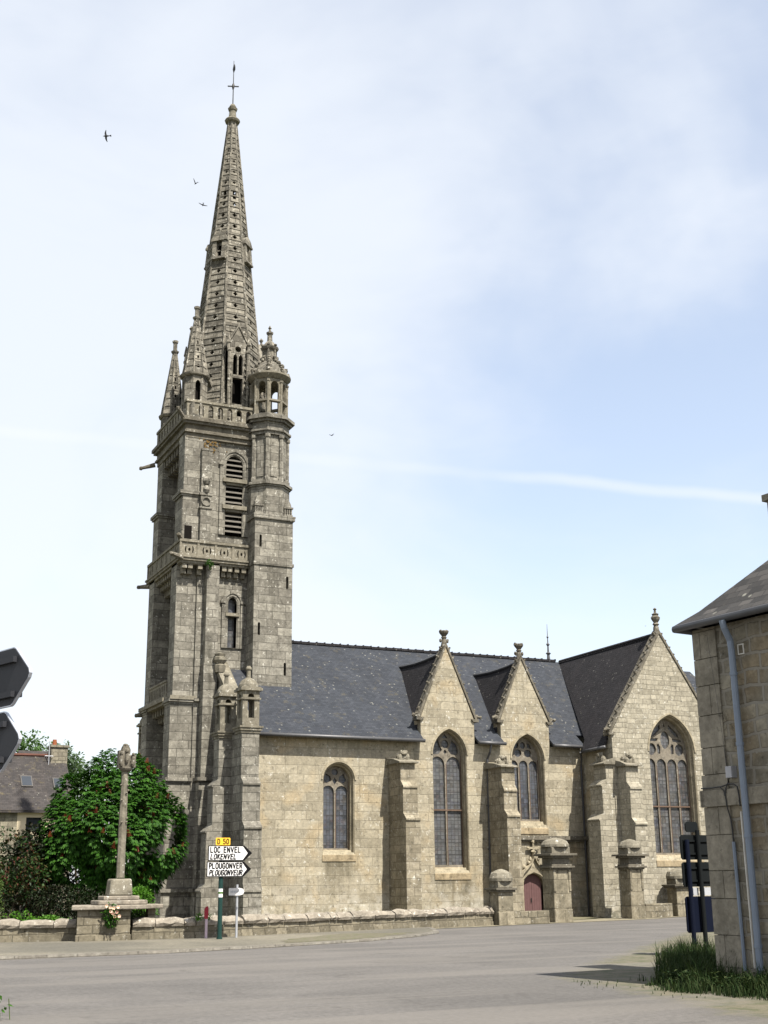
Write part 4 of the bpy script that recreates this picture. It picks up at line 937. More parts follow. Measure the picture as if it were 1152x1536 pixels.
# ------------------------------------------------------------------ spire
SX, SY, Z0, Z1, A0, A1 = 17.38, 54.0, 21.76, 39.0, 1.84, 0.20
def ap(z): return A0 + (A1-A0)*(z-Z0)/(Z1-Z0)
sp = MB(); bands = MB()
for i in range(8):
    a = 2*math.pi*i/8; d = Vector((math.cos(a), math.sin(a), 0)); u = Vector((-math.sin(a), math.cos(a), 0))
    B0 = Vector((SX, SY, Z0)) + d*A0; T0 = Vector((SX, SY, Z1)) + d*A1; v = (T0-B0); Ln = v.length; v.normalize(); w = u.cross(v); w = -w if w.dot(d) > 0 else w
    F = Fr(B0, u, v, w); t8 = math.tan(math.pi/8); h0, h1_ = A0*t8, A1*t8
    k = Ln/(Z1-Z0); holes = []; cardinal = i % 2 == 0
    if cardinal: holes.append([(-.28, .6*k), (-.28, 3.9*k), (.28, 3.9*k), (.28, .6*k)])
    z = 27.6 if cardinal else 24.4
    while z < 38.4:
        wd = ap(z)*t8
        inlight = (34.1 < z < 35.1) or ((not cardinal) and 30.7 < z < 32.3)
        if not inlight:
            r = min(.125, wd*.42); vz = (z-Z0)*k; holes.append([(r*q*math.cos(f*math.pi/4), vz + r*q*math.sin(f*math.pi/4)) for f, q in zip(range(8), (1, .66)*4)])
        z += .64
    vz = (34.6-Z0)*k; holes.append([(-.085, vz-.30), (-.085, vz+.18), (0, vz+.28), (.085, vz+.18), (.085, vz-.30)])
    if not cardinal:
        vz = (31.4-Z0)*k; holes.append([(-.13, vz-.45), (-.13, vz+.25), (.13, vz+.25), (.13, vz-.45)])
        b = MB()
        b.add(*_bx(F, -.36, -.15, vz-.55, vz+.36, -.16, .05)); b.add(*_bx(F, .15, .36, vz-.55, vz+.36, -.16, .05)); b.add(*_bx(F, -.42, .42, vz+.36, vz+.46, -.22, .05))
        b.slab(F, [(-.42, vz+.46), (.42, vz+.46), (.30, vz+.72), (0, vz+.92), (-.30, vz+.72)], (), -.20, .05); b.add(*_bx(F, -.36, .36, vz-.65, vz-.55, -.20, .05))
        b.blob(F.p(0, vz+.98, -.12), .09); luc2 = b
    else: luc2 = None
    sp.slab(F, [(-h0, 0), (h0, 0), (h1_, Ln), (-h1_, Ln)], holes, 0, .10)
    zz = 24.4 + .16 - .32*8
    while zz < 38.6:
        wd = ap(zz)*t8 - .03
        skip = cardinal and zz < 26.2
        if wd > .06:
            if skip:
                for s_ in (-1, 1):
                    if wd > .58: bands.add(*_bx(F, min(s_*.56, s_*wd), max(s_*.56, s_*wd), (zz-Z0)*k-.026, (zz-Z0)*k+.026, -.030, .01))
            else: bands.add(*_bx(F, -wd, wd, (zz-Z0)*k-.026, (zz-Z0)*k+.026, -.030, .01))
        zz += .32
    if luc2: bands.v += []; sp_l = luc2
    if luc2:
        if 'LUC' not in globals(): LUC = []
        LUC.append(luc2)
for i in range(8):
    a = 2*math.pi*(i+.5)/8; R0, R1_ = A0/math.cos(math.pi/8), A1/math.cos(math.pi/8); d = Vector((math.cos(a), math.sin(a), 0))
    bands.tube([Vector((SX, SY, Z0)) + d*R0, Vector((SX, SY, Z1)) + d*R1_], .085, 6, .04)
SPI = sp.build('spire', 'spire', CH)
bands.build('roll_moulding', 'spire', SPI, weld=False)
for q in LUC: q.build('lucarne', 'spire', SPI)
b = MB(); b.lathe(SX, SY, [(.20, 38.85), (.22, 38.98), (.36, 39.04), (.40, 39.14), (.33, 39.24), (.20, 39.30), (.17, 39.72), (.22, 39.76), (.25, 39.86), (.16, 39.90), (.18, 39.98), (.12, 40.1), (.04, 40.16)], 12); b.build('crowning_collar', 'carved', SPI)
b = MB(); b.tube([(SX, SY, 40.0), (SX, SY, 42.75)], .03, 6, .014)
dv = Vector((.92, -.39, 0))
b.tube([Vector((SX, SY, 41.22)) - Vector((.36, .25, .25)), Vector((SX, SY, 41.22)) + Vector((.36, .25, .25))], .035, 6); b.blob((SX, SY, 41.22), .075, .075, .20, 6, 5, .15)
b.blob((SX+.02, SY, 42.3), .055, .16, .20, 8, 6, .2); b.blob((SX+.03, SY+.05, 42.5), .035, .07, .09, 6, 5, .2)
b.build('weathercock', 'iron', SPI)
# big two light lucarnes on the four main faces
for i in range(4):
    a = math.pi/2*i; d = Vector((math.cos(a), math.sin(a), 0)); u = Vector((-math.sin(a), math.cos(a), 0))
    F = Fr(Vector((SX, SY, 0)) + d*1.80, u, Z, -d); b = MB()
    ci = circ(0, 25.72, .15, .15, 12)
    lh = [arch(s_*.135, .10, 24.42, 25.26, 25.46, 5) for s_ in (-1, 1)]
    b.slab(F, [(-.54, Z0), (.54, Z0), (.54, 25.9), (.42, 26.02), (.10, 26.62), (0, 26.95), (-.10, 26.62), (-.42, 26.02), (-.54, 25.9)],
           [ci] + lh + [[(-.25, 22.95), (-.25, 24.26), (.25, 24.26), (.25, 22.95)], arch(0, .26, 22.0, 22.45, 22.70, 6)], 0, .22)
    for s_ in (-1, 1):
        b.slab(Fr(F.p(s_*.54, 0, 0), -d, Z, -u*s_), [(.0, Z0), (.30, Z0), (.95, 26.0), (0, 25.9)], (), 0, .16)
        b.add([F.p(s_*.60, 25.86, -.05), F.p(0, 27.0, -.05), F.p(0, 27.0, 1.35), F.p(s_*.60, 25.86, 1.05), F.p(s_*.60, 25.76, -.05), F.p(0, 26.88, -.05), F.p(0, 26.88, 1.35), F.p(s_*.60, 25.76, 1.05)],
              [(0, 1, 2, 3), (4, 7, 6, 5), (0, 4, 5, 1), (2, 6, 7, 3), (0, 3, 7, 4), (1, 5, 6, 2)])
        b.lathe(*(F.p(s_*.46, 0, -.08).xy), [(.10, Z0), (.10, 22.7), (.075, 22.75), (.075, 25.5), (.11, 25.56), (.11, 25.66)], 6)
        b.lathe(*(F.p(s_*.50, 0, -.06).xy), [(.09, 25.66), (.07, 25.9), (.12, 25.96), (.03, 26.45)], 6)
        for k in range(11): b.add(*_bx(F, s_*.42-.10, s_*.42+.10, 22.0+.30*k, 22.07+.30*k, -.07, 0))
    b.lathe(*(F.p(0, 0, .02).xy), [(.07, 26.85), (.05, 27.1), (.11, 27.2), (.03, 27.32)], 6)
    b.build('lucarne', 'spire', SPI)
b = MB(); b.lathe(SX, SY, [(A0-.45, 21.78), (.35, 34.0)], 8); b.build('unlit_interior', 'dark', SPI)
# pinnacles at the corners
def pinnacle(cx, cy, r, zb, zc, zt, zk, n=8):
    b = MB(); app = r*math.cos(math.pi/8); hwid = r*math.sin(math.pi/8)
    for i in range(8):
        a2 = 2*math.pi*i/8; d = Vector((math.cos(a2), math.sin(a2), 0)); u = Vector((-math.sin(a2), math.cos(a2), 0)); F = Fr(Vector((cx, cy, 0)) + d*app, u, Z, -d)
        hh = [arch(0, hwid*.55, zb+.12, zc-.42, zc-.22, 4)] if i % 2 == 0 else []
        b.slab(F, [(-hwid, zb), (hwid, zb), (hwid, zc), (-hwid, zc)], hh, 0, .10)
        B0 = Vector((cx, cy, zc+.14)) + d*(app+.0); T0 = Vector((cx, cy, zt)) + d*.09; v = T0-B0; Ln = v.length; v.normalize(); w = u.cross(v); w = -w if w.dot(d) > 0 else w
        Fs = Fr(B0, u, v, w); hs2 = []
        if i % 2 == 0:
            for q in (.12, .28, .42, .55): hs2.append([(-.05*(1.2-q), Ln*q-.09), (-.05*(1.2-q), Ln*q+.07), (0, Ln*q+.11), (.05*(1.2-q), Ln*q+.07), (.05*(1.2-q), Ln*q-.09)])
        b.slab(Fs, [(-hwid, 0), (hwid, 0), (.037, Ln), (-.037, Ln)], hs2, 0, .06)
        for q in range(1, 8): wq = hwid + (.037-hwid)*q/8.; b.add(*_bx(Fs, -wq, wq, Ln*q/8-.02, Ln*q/8+.02, -.025, .01))
        a3 = a2 + math.pi/8; d3 = Vector((math.cos(a3), math.sin(a3), 0))
        b.tube([Vector((cx, cy, zc+.14)) + d3*r, Vector((cx, cy, zt)) + d3*.09], .045, 5, .03)
    b.lathe(cx, cy, [(r+.02, zc-.02), (r+.10, zc+.04), (r+.12, zc+.11), (r+.02, zc+.15)], 16)
    b.lathe(cx, cy, [(.12, zt-.1), (.18, zt), (.20, zt+.06), (.10, zt+.10), (.10, zk-.14), (.14, zk-.12), (.15, zk-.02), (.05, zk+.03)], 8)
    o = b.build('pinnacle', 'spire', CH)
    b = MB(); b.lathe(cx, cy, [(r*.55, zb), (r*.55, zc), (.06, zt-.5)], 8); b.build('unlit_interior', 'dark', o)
    return o
p1 = pinnacle(15.27, 52.02, .58, 21.76, 23.78, 26.80, 27.42)
p2 = pinnacle(15.40, 56.05, .56, 21.76, 23.2, 26.72, 27.36)
p3 = pinnacle(19.20, 56.05, .50, 21.76, 23.2, 26.5, 27.1)
b = MB(); a_, c_ = Vector((15.62, 52.25, 24.75)), Vector((16.45, 52.95, 23.70)); dd = (c_-a_); n_ = dd.cross(Z).normalized(); b.obox((a_+c_)/2, dd/2, n_*.09, dd.cross(n_).normalized()*.10)
b.build('flying_strut', 'spire', p1)
a_, c_ = Vector((15.72, 55.75, 24.4)), Vector((16.45, 55.1, 23.5)); dd = (c_-a_); n_ = dd.cross(Z).normalized(); b = MB(); b.obox((a_+c_)/2, dd/2, n_*.09, dd.cross(n_).normalized()*.10); b.build('flying_strut', 'spire', p2)

#@@YARD
# ------------------------------------------------------------------ churchyard wall
def wall_run(root, pts, z1=.40, th=.38, seed=1):
    rnd = random.Random(seed); b = MB(); c_ = MB()
    for A, B in zip(pts, pts[1:]):
        A, B = Vector((*A, 0)), Vector((*B, 0)); d = (B-A); Ln = d.length; d.normalize(); n = Vector((-d.y, d.x, 0))
        b.add([A - Z*.1, B - Z*.1, B + Z*z1, A + Z*z1, A + n*th - Z*.1, B + n*th - Z*.1, B + n*th + Z*z1, A + n*th + Z*z1], [(0, 1, 2, 3), (4, 7, 6, 5), (3, 2, 6, 7), (0, 4, 5, 1), (0, 3, 7, 4), (1, 5, 6, 2)])
        b.add([A - Z*.1 - n*.04, B - Z*.1 - n*.04, B + Z*.15 - n*.04, A + Z*.15 - n*.04, A - Z*.1, B - Z*.1, B + Z*.15, A + Z*.15], [(0, 1, 2, 3), (3, 2, 6, 7), (0, 3, 7, 4), (1, 5, 6, 2)])
        s_ = 0.0
        while s_ < Ln - .05:
            l = min(rnd.uniform(.55, 1.05), Ln - s_); e0, e1 = s_+.012, s_+l-.012; dz = rnd.uniform(-.02, .03); ov = rnd.uniform(.04, .08)
            prof = [(-ov, z1+.003), (-ov-.03, z1+.09), (-ov*.4, z1+.19+dz), (.10, z1+.24+dz), (th-.10, z1+.24+dz), (th+.05, z1+.17), (th+ov, z1+.003)]
            segs = 4; rings = []
            for k in range(segs+1):
                t = e0 + (e1-e0)*k/segs
                rings.append([A + d*t + n*(pw + rnd.uniform(-.02, .02)) + Z*(pz + (rnd.uniform(-.025, .025) if pz > z1+.01 else 0) - (.03 if k in (0, segs) and pz > z1+.1 else 0)) for pw, pz in prof])
            q = len(prof); vs = [v for r_ in rings for v in r_]
            c_.add(vs, [(k*q+i, k*q+(i+1) % q, (k+1)*q+(i+1) % q, (k+1)*q+i) for k in range(segs) for i in range(q)] + [tuple(range(q)), tuple(range(segs*q, segs*q+q))])
            s_ += l
    b.build('wall_body', 'wallst', root); c_.build('coping', 'coping', root)
w1 = thing('churchyard_wall', (15, 39, 0), 'low granite wall with rounded coping from the calvary to the gate pillar', 'wall')
wall_run(w1, [(9.72, 37.62), (11.55, 37.42), (16.8, 39.15), (23.95, 41.48)], .40, .38, 3)
w2 = thing('churchyard_wall', (0, 40, 0), 'low granite wall with pale coping left of the calvary under the shrubs', 'wall')
wall_run(w2, [(-14, 42.2), (2.0, 39.35), (6.0, 38.65), (8.2, 38.0)], .42, .40, 4)

# ------------------------------------------------------------------ calvary
CX, CY = 9.43, 38.2
cal = thing('calvary', (CX, CY, 0), 'weathered stone calvary with tall round shaft, carved head and table slab', 'calvary')
b = MB(); b.prism([(8.10, 37.52), (9.62, 37.45), (9.80, 38.9), (8.44, 39.0)], -.1, .90); b.prism([(8.06, 37.48), (9.64, 37.41), (9.80, 38.9), (8.42, 39.0)], -.1, .22); b.build('base', 'wallst', cal, bevel=.02)
b = MB(); poly = ragged([(7.91, 37.42), (9.75, 37.26), (10.72, 37.95), (10.75, 38.8), (8.30, 39.1)], .03, .35, 4); b.prism(poly, .90, 1.02); b.build('table_slab', 'coping', cal, bevel=.025)
b = MB(); b.box(10.28, 10.5, 38.0, 38.3, -.1, .90); b.build('slab_support', 'wallst', cal, bevel=.02)
b = MB(); b.box(CX-.72, CX+.74, CY-.52, CY+.45, 1.02, 1.15); b.box(CX-.53, CX+.53, CY-.38, CY+.36, 1.15, 1.27); b.build('step', 'coping', cal, bevel=.03)
b = MB(); b.prism([(CX-.35, CY-.30), (CX+.35, CY-.30), (CX+.35, CY+.26), (CX-.35, CY+.26)], 1.27, 1.75, [(CX-.31, CY-.26), (CX+.31, CY-.26), (CX+.31, CY+.22), (CX-.31, CY+.22)]); b.build('pedestal', 'carved', cal, bevel=.05)
b = MB(); rnd = random.Random(4)
pr = []
for i in range(15):
    t = i/14; pr.append((.128 - .024*t + rnd.uniform(-.006, .008), 1.78 + 3.12*t))
b.lathe(CX+.02, CY, pr, 8)
for i in range(16): a = rnd.uniform(0, 6.28); t = rnd.random(); b.blob((CX+.02+(.16-.04*t)*math.cos(a), CY+(.16-.04*t)*math.sin(a), 1.9+2.9*t), .035, .035, .03, 5, 4, .2)
b.build('shaft', 'carved', cal)
b = MB(); hx, hz = CX+.04, 4.86
b.lathe(hx, CY, [(.11, hz-.02), (.19, hz+.05), (.21, hz+.10), (.14, hz+.13)], 8)
b.box(hx-.25, hx-.10, CY-.09, CY+.13, hz+.10, hz+.62); b.box(hx+.08, hx+.27, CY-.10, CY+.13, hz+.12, hz+.50)
b.slab(south(CY-.14), [(hx-.14, hz+.09), (hx+.05, hz+.09), (hx+.09, hz+.64), (hx+.03, hz+.76), (hx-.12, hz+.76), (hx-.16, hz+.64)], (), 0, .26)
for q, r_ in (((-.02, -.18, .40), (.065, .06, .16)), ((-.02, -.19, .60), (.055, .055, .065)), ((.17, -.14, .31), (.065, .06, .17)), ((.17, -.15, .50), (.05, .05, .06)), ((-.18, -.12, .33), (.06, .06, .18)), ((-.18, -.13, .54), (.05, .05, .055)), ((-.05, -.05, .77), (.11, .10, .06))):
    b.blob((hx+q[0], CY+q[1], hz+q[2]), *r_, 7, 6, .22)
b.build('carved_head', 'stained', cal)

# ------------------------------------------------------------------ gate pillars and slabs
def pillar(loc, label, tall, w=.62):
    x, y = loc; h = w/2; o = thing('gate_pillar', (x, y, 0), label, 'gate pillar', 'stone gate pillars in front of the church')
    b = MB(); zt = 1.92 if tall else 1.22
    b.box(x-h-.02, x+h+.02, y-h-.02, y+h+.02, -.1, .48); b.box(x-h, x+h, y-h, y+h, .48, zt)
    if tall:
        for u in (-h, h-.10): b.box(x+u, x+u+.10, y-h-.035, y-h, 1.12, zt)
    b.build('shaft', 'pillar', o, bevel=.025)
    b = MB()
    if tall:
        for e, z0, z1 in ((.06, zt, zt+.07), (.14, zt+.07, zt+.14), (.06, zt+.14, zt+.20), (-.01, zt+.20, zt+.44), (.10, zt+.44, zt+.52), (.22, zt+.52, zt+.60)):
            b.box(x-h-e, x+h+e, y-h-e, y+h+e, z0, z1)
        b.build('capital', 'stained', o, bevel=.012); zt += .60
        b = MB(); b.box(x-h-.02, x+h+.02, y-h-.02, y+h+.02, zt, zt+.24)
        b.lathe(x, y, [(h*1.42, zt+.24), (h*1.40, zt+.34), (h*1.15, zt+.48), (h*.6, zt+.56), (.05, zt+.60)], 14); b.build('domed_cap', 'carved', o, bevel=.02)
    else:
        b.box(x-h-.16, x+h+.10, y-h-.14, y+h+.14, zt, zt+.08); b.box(x-h-.10, x+h+.06, y-h-.07, y+h+.07, zt-.07, zt)
        b.build('capital', 'stained', o, bevel=.012); zt += .08
        b = MB(); b.box(x-h+.0, x+h, y-h, y+h, zt, zt+.22); b.lathe(x, y, [(h*1.38, zt+.22), (h*1.42, zt+.34), (h*1.2, zt+.52), (h*.6, zt+.62), (.05, zt+.66)], 14); b.build('domed_cap', 'carved', o, bevel=.02)
    return o
pillar((24.36, 41.48), 'short gate pillar with striped dome cap at the end of the churchyard wall', False)
pillar((27.42, 42.5), 'tall gate pillar with broad moulded top just right of the maroon church door', True, .78)
pillar((31.95, 43.9), 'tall gate pillar with moulded top and dome in front of the transept buttress', True, .66)
pillar((35.1, 45.0), 'short gate pillar with pale round cap partly behind the dark sign board', False, .66)
def slabstone(x0, x1, y0, y1, z, label):
    o = MB(); poly = ragged([(x0, y0), (x1, y0+.12), (x1, y1+.12), (x0, y1)], .015, .3, int(x0)); o.prism(poly, -.06, z)
    tag(o.build('stone_slab', 'wallst', None, bevel=.03), label, 'stone slab', 'upright slabs between the gate pillars')
slabstone(24.78, 26.45, 41.45, 41.68, .47, 'upright grey stone slab closing the gap below the maroon door')
slabstone(32.75, 34.2, 44.15, 44.42, .56, 'upright stone slab under the big transept window')

#@@SIGNS
# ------------------------------------------------------------------ road signs
GL = {'L': [[(0, 1), (0, 0), (.5, 0)]], 'E': [[(.5, 1), (0, 1), (0, 0), (.5, 0)], [(0, .52), (.42, .52)]], 'N': [[(0, 0), (0, 1), (.55, 0), (.55, 1)]],
      'V': [[(0, 1), (.3, 0), (.6, 1)]], 'K': [[(0, 0), (0, 1)], [(.52, 1), (.03, .45)], [(.18, .60), (.54, 0)]], 'P': [[(0, 0), (0, 1), (.36, 1), (.5, .88), (.5, .62), (.36, .48), (0, .48)]],
      'R': [[(0, 0), (0, 1), (.36, 1), (.5, .88), (.5, .62), (.36, .48), (0, .48)], [(.28, .48), (.52, 0)]], 'U': [[(0, 1), (0, .2), (.12, 0), (.42, 0), (.54, .2), (.54, 1)]],
      'O': [[(.14, 0), (.42, 0), (.56, .2), (.56, .8), (.42, 1), (.14, 1), (0, .8), (0, .2), (.14, 0)]], '0': [[(.14, 0), (.36, 0), (.5, .2), (.5, .8), (.36, 1), (.14, 1), (0, .8), (0, .2), (.14, 0)]],
      'C': [[(.52, .82), (.40, 1), (.14, 1), (0, .8), (0, .2), (.14, 0), (.40, 0), (.52, .18)]], 'G': [[(.54, .82), (.42, 1), (.14, 1), (0, .8), (0, .2), (.14, 0), (.40, 0), (.54, .16), (.54, .48), (.32, .48)]],
      'D': [[(0, 0), (0, 1), (.32, 1), (.52, .78), (.52, .22), (.32, 0), (0, 0)]], '5': [[(.48, 1), (.04, 1), (.02, .56), (.34, .60), (.5, .44), (.5, .16), (.36, 0), (.10, 0), (0, .12)]]}
def lettering(F, txt, u0, v0, hgt, width, parent, shear=0.0, thick=.235, w=-.009):
    """road sign capitals drawn as strokes, one flat raised piece per line"""
    adv = [max(q[0] for st in GL[c] for q in st) if c in GL else .30 for c in txt]; gap = .34
    k = width/(sum(adv) + gap*(len(txt)-1)); b = MB(); x = 0.0; th = thick*hgt/2
    for c, a in zip(txt, adv):
        for st in GL.get(c, []):
            P = [Vector((u0 + (x + q[0])*k + q[1]*hgt*shear, v0 + q[1]*hgt, 0)) for q in st]
            for p0, p1 in zip(P, P[1:]):
                d = (p1-p0).normalized(); n = Vector((-d.y, d.x, 0))*th; e = d*th*.55
                qd = [p0-e-n, p1+e-n, p1+e+n, p0-e+n]; k0 = len(b.v)
                w2 = w - random.uniform(0, .0012)
                b.add([F.p(q.x, q.y, w2) for q in qd], [(0, 1, 2, 3)])
        x += a + gap
    return b.build('lettering', 'black', parent, weld=False)
SGX, SGY = 11.93, 36.30
sg = thing('signpost', (SGX, SGY, 0), 'green road signpost with two white arrow signs and a yellow D 50 plate', 'signpost')
b = MB(); b.lathe(SGX, SGY, [(.065, .0), (.065, 2.86)], 12); b.lathe(SGX, SGY, [(.085, .05), (.085, .10)], 12); b.build('post', 'green_post', sg, smooth=False)
b = MB(); b.lathe(SGX, SGY, [(.067, 1.20), (.067, 1.44)], 12, cap=False); b.build('sticker', 'white', sg)
b = MB(); b.lathe(SGX, SGY, [(.069, 1.30), (.069, 1.35)], 12, cap=False); b.build('sticker', 'bright', sg)
PY = SGY - .10
FP = south(PY)
def arrow_panel(x0, x1, z0, z1, tip, rows, tilt):
    zc = (z0+z1)/2; h = (z1-z0)/2
    def pts(e, e2): return [(x0+e, z0+e), (x1+e2*.0-e*.3, z0+e), (x1+tip-e*1.7-e2, zc), (x1-e*.3, z1-e), (x0+e, z1-e)]
    b = MB(); b.slab(FP, pts(0, 0), (), 0, .03); o = b.build('arrow_panel', 'black', sg)
    b = MB(); b.slab(FP, [(x0+.02, z0+.025), (x1-.05, z0+.025), (x1+tip-.14, zc), (x1-.05, z1-.025), (x0+.02, z1-.025)], (), -.005, .0); b.build('panel_face', 'white', o)
    for txt, zb, sz, wd, sh in rows:
        lettering(FP, txt, x0+.07, zb, sz, wd, o, sh)
    b = MB(); b.add(*_bx(FP, SGX-.09, SGX+.09, zc-.03, zc+.03, .03, .17)); b.build('clamp', 'grey_post', o)
arrow_panel(11.50, 12.60, 2.215, 2.645, .24, [('LOC ENVEL', 2.455, .140, .90, 0), ('LOKENVEL', 2.268, .135, .76, .22)], 0)
arrow_panel(11.47, 12.58, 1.765, 2.195, .24, [('PLOUGONVER', 2.005, .140, .99, 0), ('PLOUGONVEUR', 1.818, .135, .98, .22)], 0)
b = MB(); b.slab(FP, [(SGX-.21, 2.67), (SGX-.19, 2.655), (SGX+.21, 2.655), (SGX+.23, 2.67), (SGX+.23, 2.85), (SGX+.21, 2.865), (SGX-.19, 2.865), (SGX-.21, 2.85)], (), 0, .025); yp = b.build('road_number_plate', 'yellow', sg)
lettering(FP, 'D 50', SGX-.155, 2.692, .135, .33, yp, 0, .19, -.004)

s2 = thing('small_sign', (12.66, 36.95, 0), 'small white arrow sign on a thin grey post', 'sign')
b = MB(); b.lathe(12.66, 36.95, [(.035, 0), (.035, 1.55)], 10); b.build('post', 'grey_post', s2)
F2 = south(36.88); b = MB(); b.slab(F2, [(12.38, 1.24), (12.72, 1.24), (12.82, 1.27), (12.86, 1.345), (12.82, 1.42), (12.72, 1.45), (12.38, 1.45)], (), 0, .02); pn = b.build('panel', 'white', s2)
b = MB(); rnd = random.Random(3)
for i in range(6): b.add(*_bx(F2, 12.43+.05*i, 12.465+.05*i, 1.315, 1.315+rnd.uniform(.05, .075), -.003, 0))
b.build('faded_lettering', 'pipe_light', pn)
s3 = thing('marker_post', (11.86, 37.1, 0), 'thin pinkish marker post with a dark red plate beside the green signpost', 'marker post')
b = MB(); b.box(11.74, 11.81, 37.06, 37.10, 0, .70); b.build('post', 'pink', s3)
b = MB(); b.slab(south(37.04), [(11.70, .60), (11.80, .60), (11.82, .70), (11.82, .90), (11.78, .96), (11.70, .88)], (), 0, .02); b.build('plate', 'red', s3)

# backs of two big arrow signs beside the camera
dS = Vector((math.sin(R(-18.7)), math.cos(R(-18.7)), 0))
lsA = Vector((1.60, 9.5, 0))
ls = thing('road_sign', (lsA.x + dS.x*.9, lsA.y + dS.y*.9, 0), 'grey backs of two arrow road signs at the left edge', 'road sign')
FL = Fr(lsA, dS, Z, Vector((dS.y, -dS.x, 0)))         # u away from the camera, tip at u = 0
def back_panel(u_tip, zc, h, slope):
    def rim(e): 
        base = [(1.9, zc-h+e), (1.9, zc+h-e), (u_tip+.265, zc+h-e), (u_tip+.235, zc+h-e-.012), (u_tip+.016+e, zc+.035), (u_tip+e, zc), (u_tip+.016+e, zc-.035), (u_tip+.235, zc-h+e+.012), (u_tip+.265, zc-h+e)]
        return base
    b = MB(); b.slab(FL, rim(0), (), 0, .025); o = b.build('panel', 'sign_rim', ls)
    b = MB(); b.slab(FL, rim(.009), (), -.003, .0); b.slab(FL, rim(.009), (), .025, .028); b.build('panel_back', 'sign_back', o)
    b = MB()
    for z in (zc+h*.55, zc-h*.62): b.add(*_bx(FL, u_tip+.20, 1.9, z-.022, z+.022, -.035, -.004)); b.add(*_bx(FL, u_tip+.20, 1.9, z-.018, z+.018, .028, .06))
    b.build('stiffener', 'sign_back', o)
back_panel(0.0, 3.155, .225, 0); back_panel(.09, 2.675, .225, 0)
b = MB(); b.lathe(lsA.x + dS.x*1.5 - .12, lsA.y + dS.y*1.5, [(.06, 0), (.06, 3.45)], 10); b.build('post', 'grey_post', ls)

# sign boards seen from behind by the house corner
rs = thing('sign_board', (18.0, 22.6, 0), 'dark backs of stacked sign panels with a navy board beside the house corner', 'sign board')
uS = Vector((1, .10, 0)).normalized(); FB = Fr((17.74, 22.6, 0), uS, Z, Vector((-uS.y, uS.x, 0)))
def rrect(u0, u1, v0, v1, r=.05): return [(u0+r, v0), (u1-r, v0), (u1, v0+r), (u1, v1-r), (u1-r, v1), (u0+r, v1), (u0, v1-r), (u0, v0+r)]
for u0, u1, v0, v1, mt, nm in ((.24, .60, 2.56, 2.78, 'darkpanel', 'number_plate'), (.06, 1.30, 1.98, 2.50, 'darkpanel', 'panel'), (.06, 1.32, 1.42, 1.93, 'darkpanel', 'panel'), (.08, 1.32, .48, 1.22, 'navy', 'notice_board')):
    b = MB(); b.slab(FB, rrect(u0, u1, v0, v1, .045), (), .0, .03); o = b.build(nm, mt, rs)
    if nm == 'panel':
        b = MB()
        for q in (.24, .76): b.add(*_bx(FB, u0+.06, u1-.02, v0+(v1-v0)*q-.02, v0+(v1-v0)*q+.02, -.03, .0))
        b.build('stiffener', 'darkpanel', o)
for u0, u1 in ((.33, .48), (.66, .92)):
    b = MB(); b.slab(FB, rrect(u0, u1, 1.24, 1.40, .01), (), .005, .02); b.build('small_plate', 'pipe_light', rs)
for u, mt in ((.17, 'navy'), (.50, 'darkpanel'), (1.12, 'darkpanel')):
    b = MB(); q = FB.p(u, 0, -.075); b.lathe(q.x, q.y, [(.05, -.1), (.05, 2.60 if u > .3 and u < 1 else 2.4)], 10); b.build('post', mt, rs)

#@@HOUSE
# ------------------------------------------------------------------ house on the right
HA = R(-6.0); hd_ = Vector((math.sin(HA), math.cos(HA), 0)); hn = Vector((hd_.y, -hd_.x, 0))   # hd_: along the wall northward, hn: into the house
HC = Vector((13.55, 16.50, 0)); WZ, HL, HD = 5.58, 8.5, 7.0
ho = thing('house', tuple(HC), 'granite corner house with slate hipped roof and blue downpipe at the right edge', 'house')
FH = Fr(HC, -hd_, Z, hn)       # u southwards along the west wall
FN = Fr(HC, hn, Z, -hd_)
b = MB()
b.slab(FH, [(0, -.2), (HL, -.2), (HL, WZ), (0, WZ)], (), 0.03, .4); b.slab(FN, [(.4, -.2), (HD, -.2), (HD, WZ), (.4, WZ)], (), .03, .4)
b.slab(Fr(HC - hd_*HL, hn, Z, hd_), [(0.4, -.2), (HD, -.2), (HD, WZ), (0.4, WZ)], (), .03, .4); b.slab(Fr(HC + hn*HD, -hd_, Z, -hn), [(.4, -.2), (HL-.4, -.2), (HL-.4, WZ), (.4, WZ)], (), 0, .4)
b.build('wall', 'housest', ho)
b = MB(); rnd = random.Random(9); z = -.2; k = 0
while z < WZ - .05:
    hgt = min(rnd.uniform(.42, .56), WZ - z)
    if 2.65 < z+hgt < 3.1: hgt = max(.2, 2.70-z) if z < 2.70 else 2.97 - z
    split = rnd.uniform(.14, .36) if k % 2 else 0
    e = .075 if z < 2.8 else 0.0
    segs = [(0, split), (split, .52)] if split else [(0, .52)]
    for u0, u1 in segs:
        b.add(*_bx(FH, u0+.006 + (-.045 if u0 == 0 and z < 2.8 else 0), u1-.006, z+.006, z+hgt-.006, -.004, .2)); 
    b.add(*_bx(FN, .205, .62, z+.006, z+hgt-.006, -.004 - (.04 if z < 2.8 else 0), .2))
    b.add(*_bx(FN, -.002, .2, z+.006, z+hgt-.006, -.002 - (.04 if z < 2.8 else 0), .0))
    z += hgt; k += 1
b.build('quoins', 'quoin', ho, bevel=.012)
b = MB(); b.add(*_bx(FH, -.07, HL, 2.70, 2.96, -.05, .04)); b.add(*_bx(FN, -.05, HD, 2.70, 2.96, -.05, .04)); b.build('string_course', 'quoin', ho, bevel=.01)
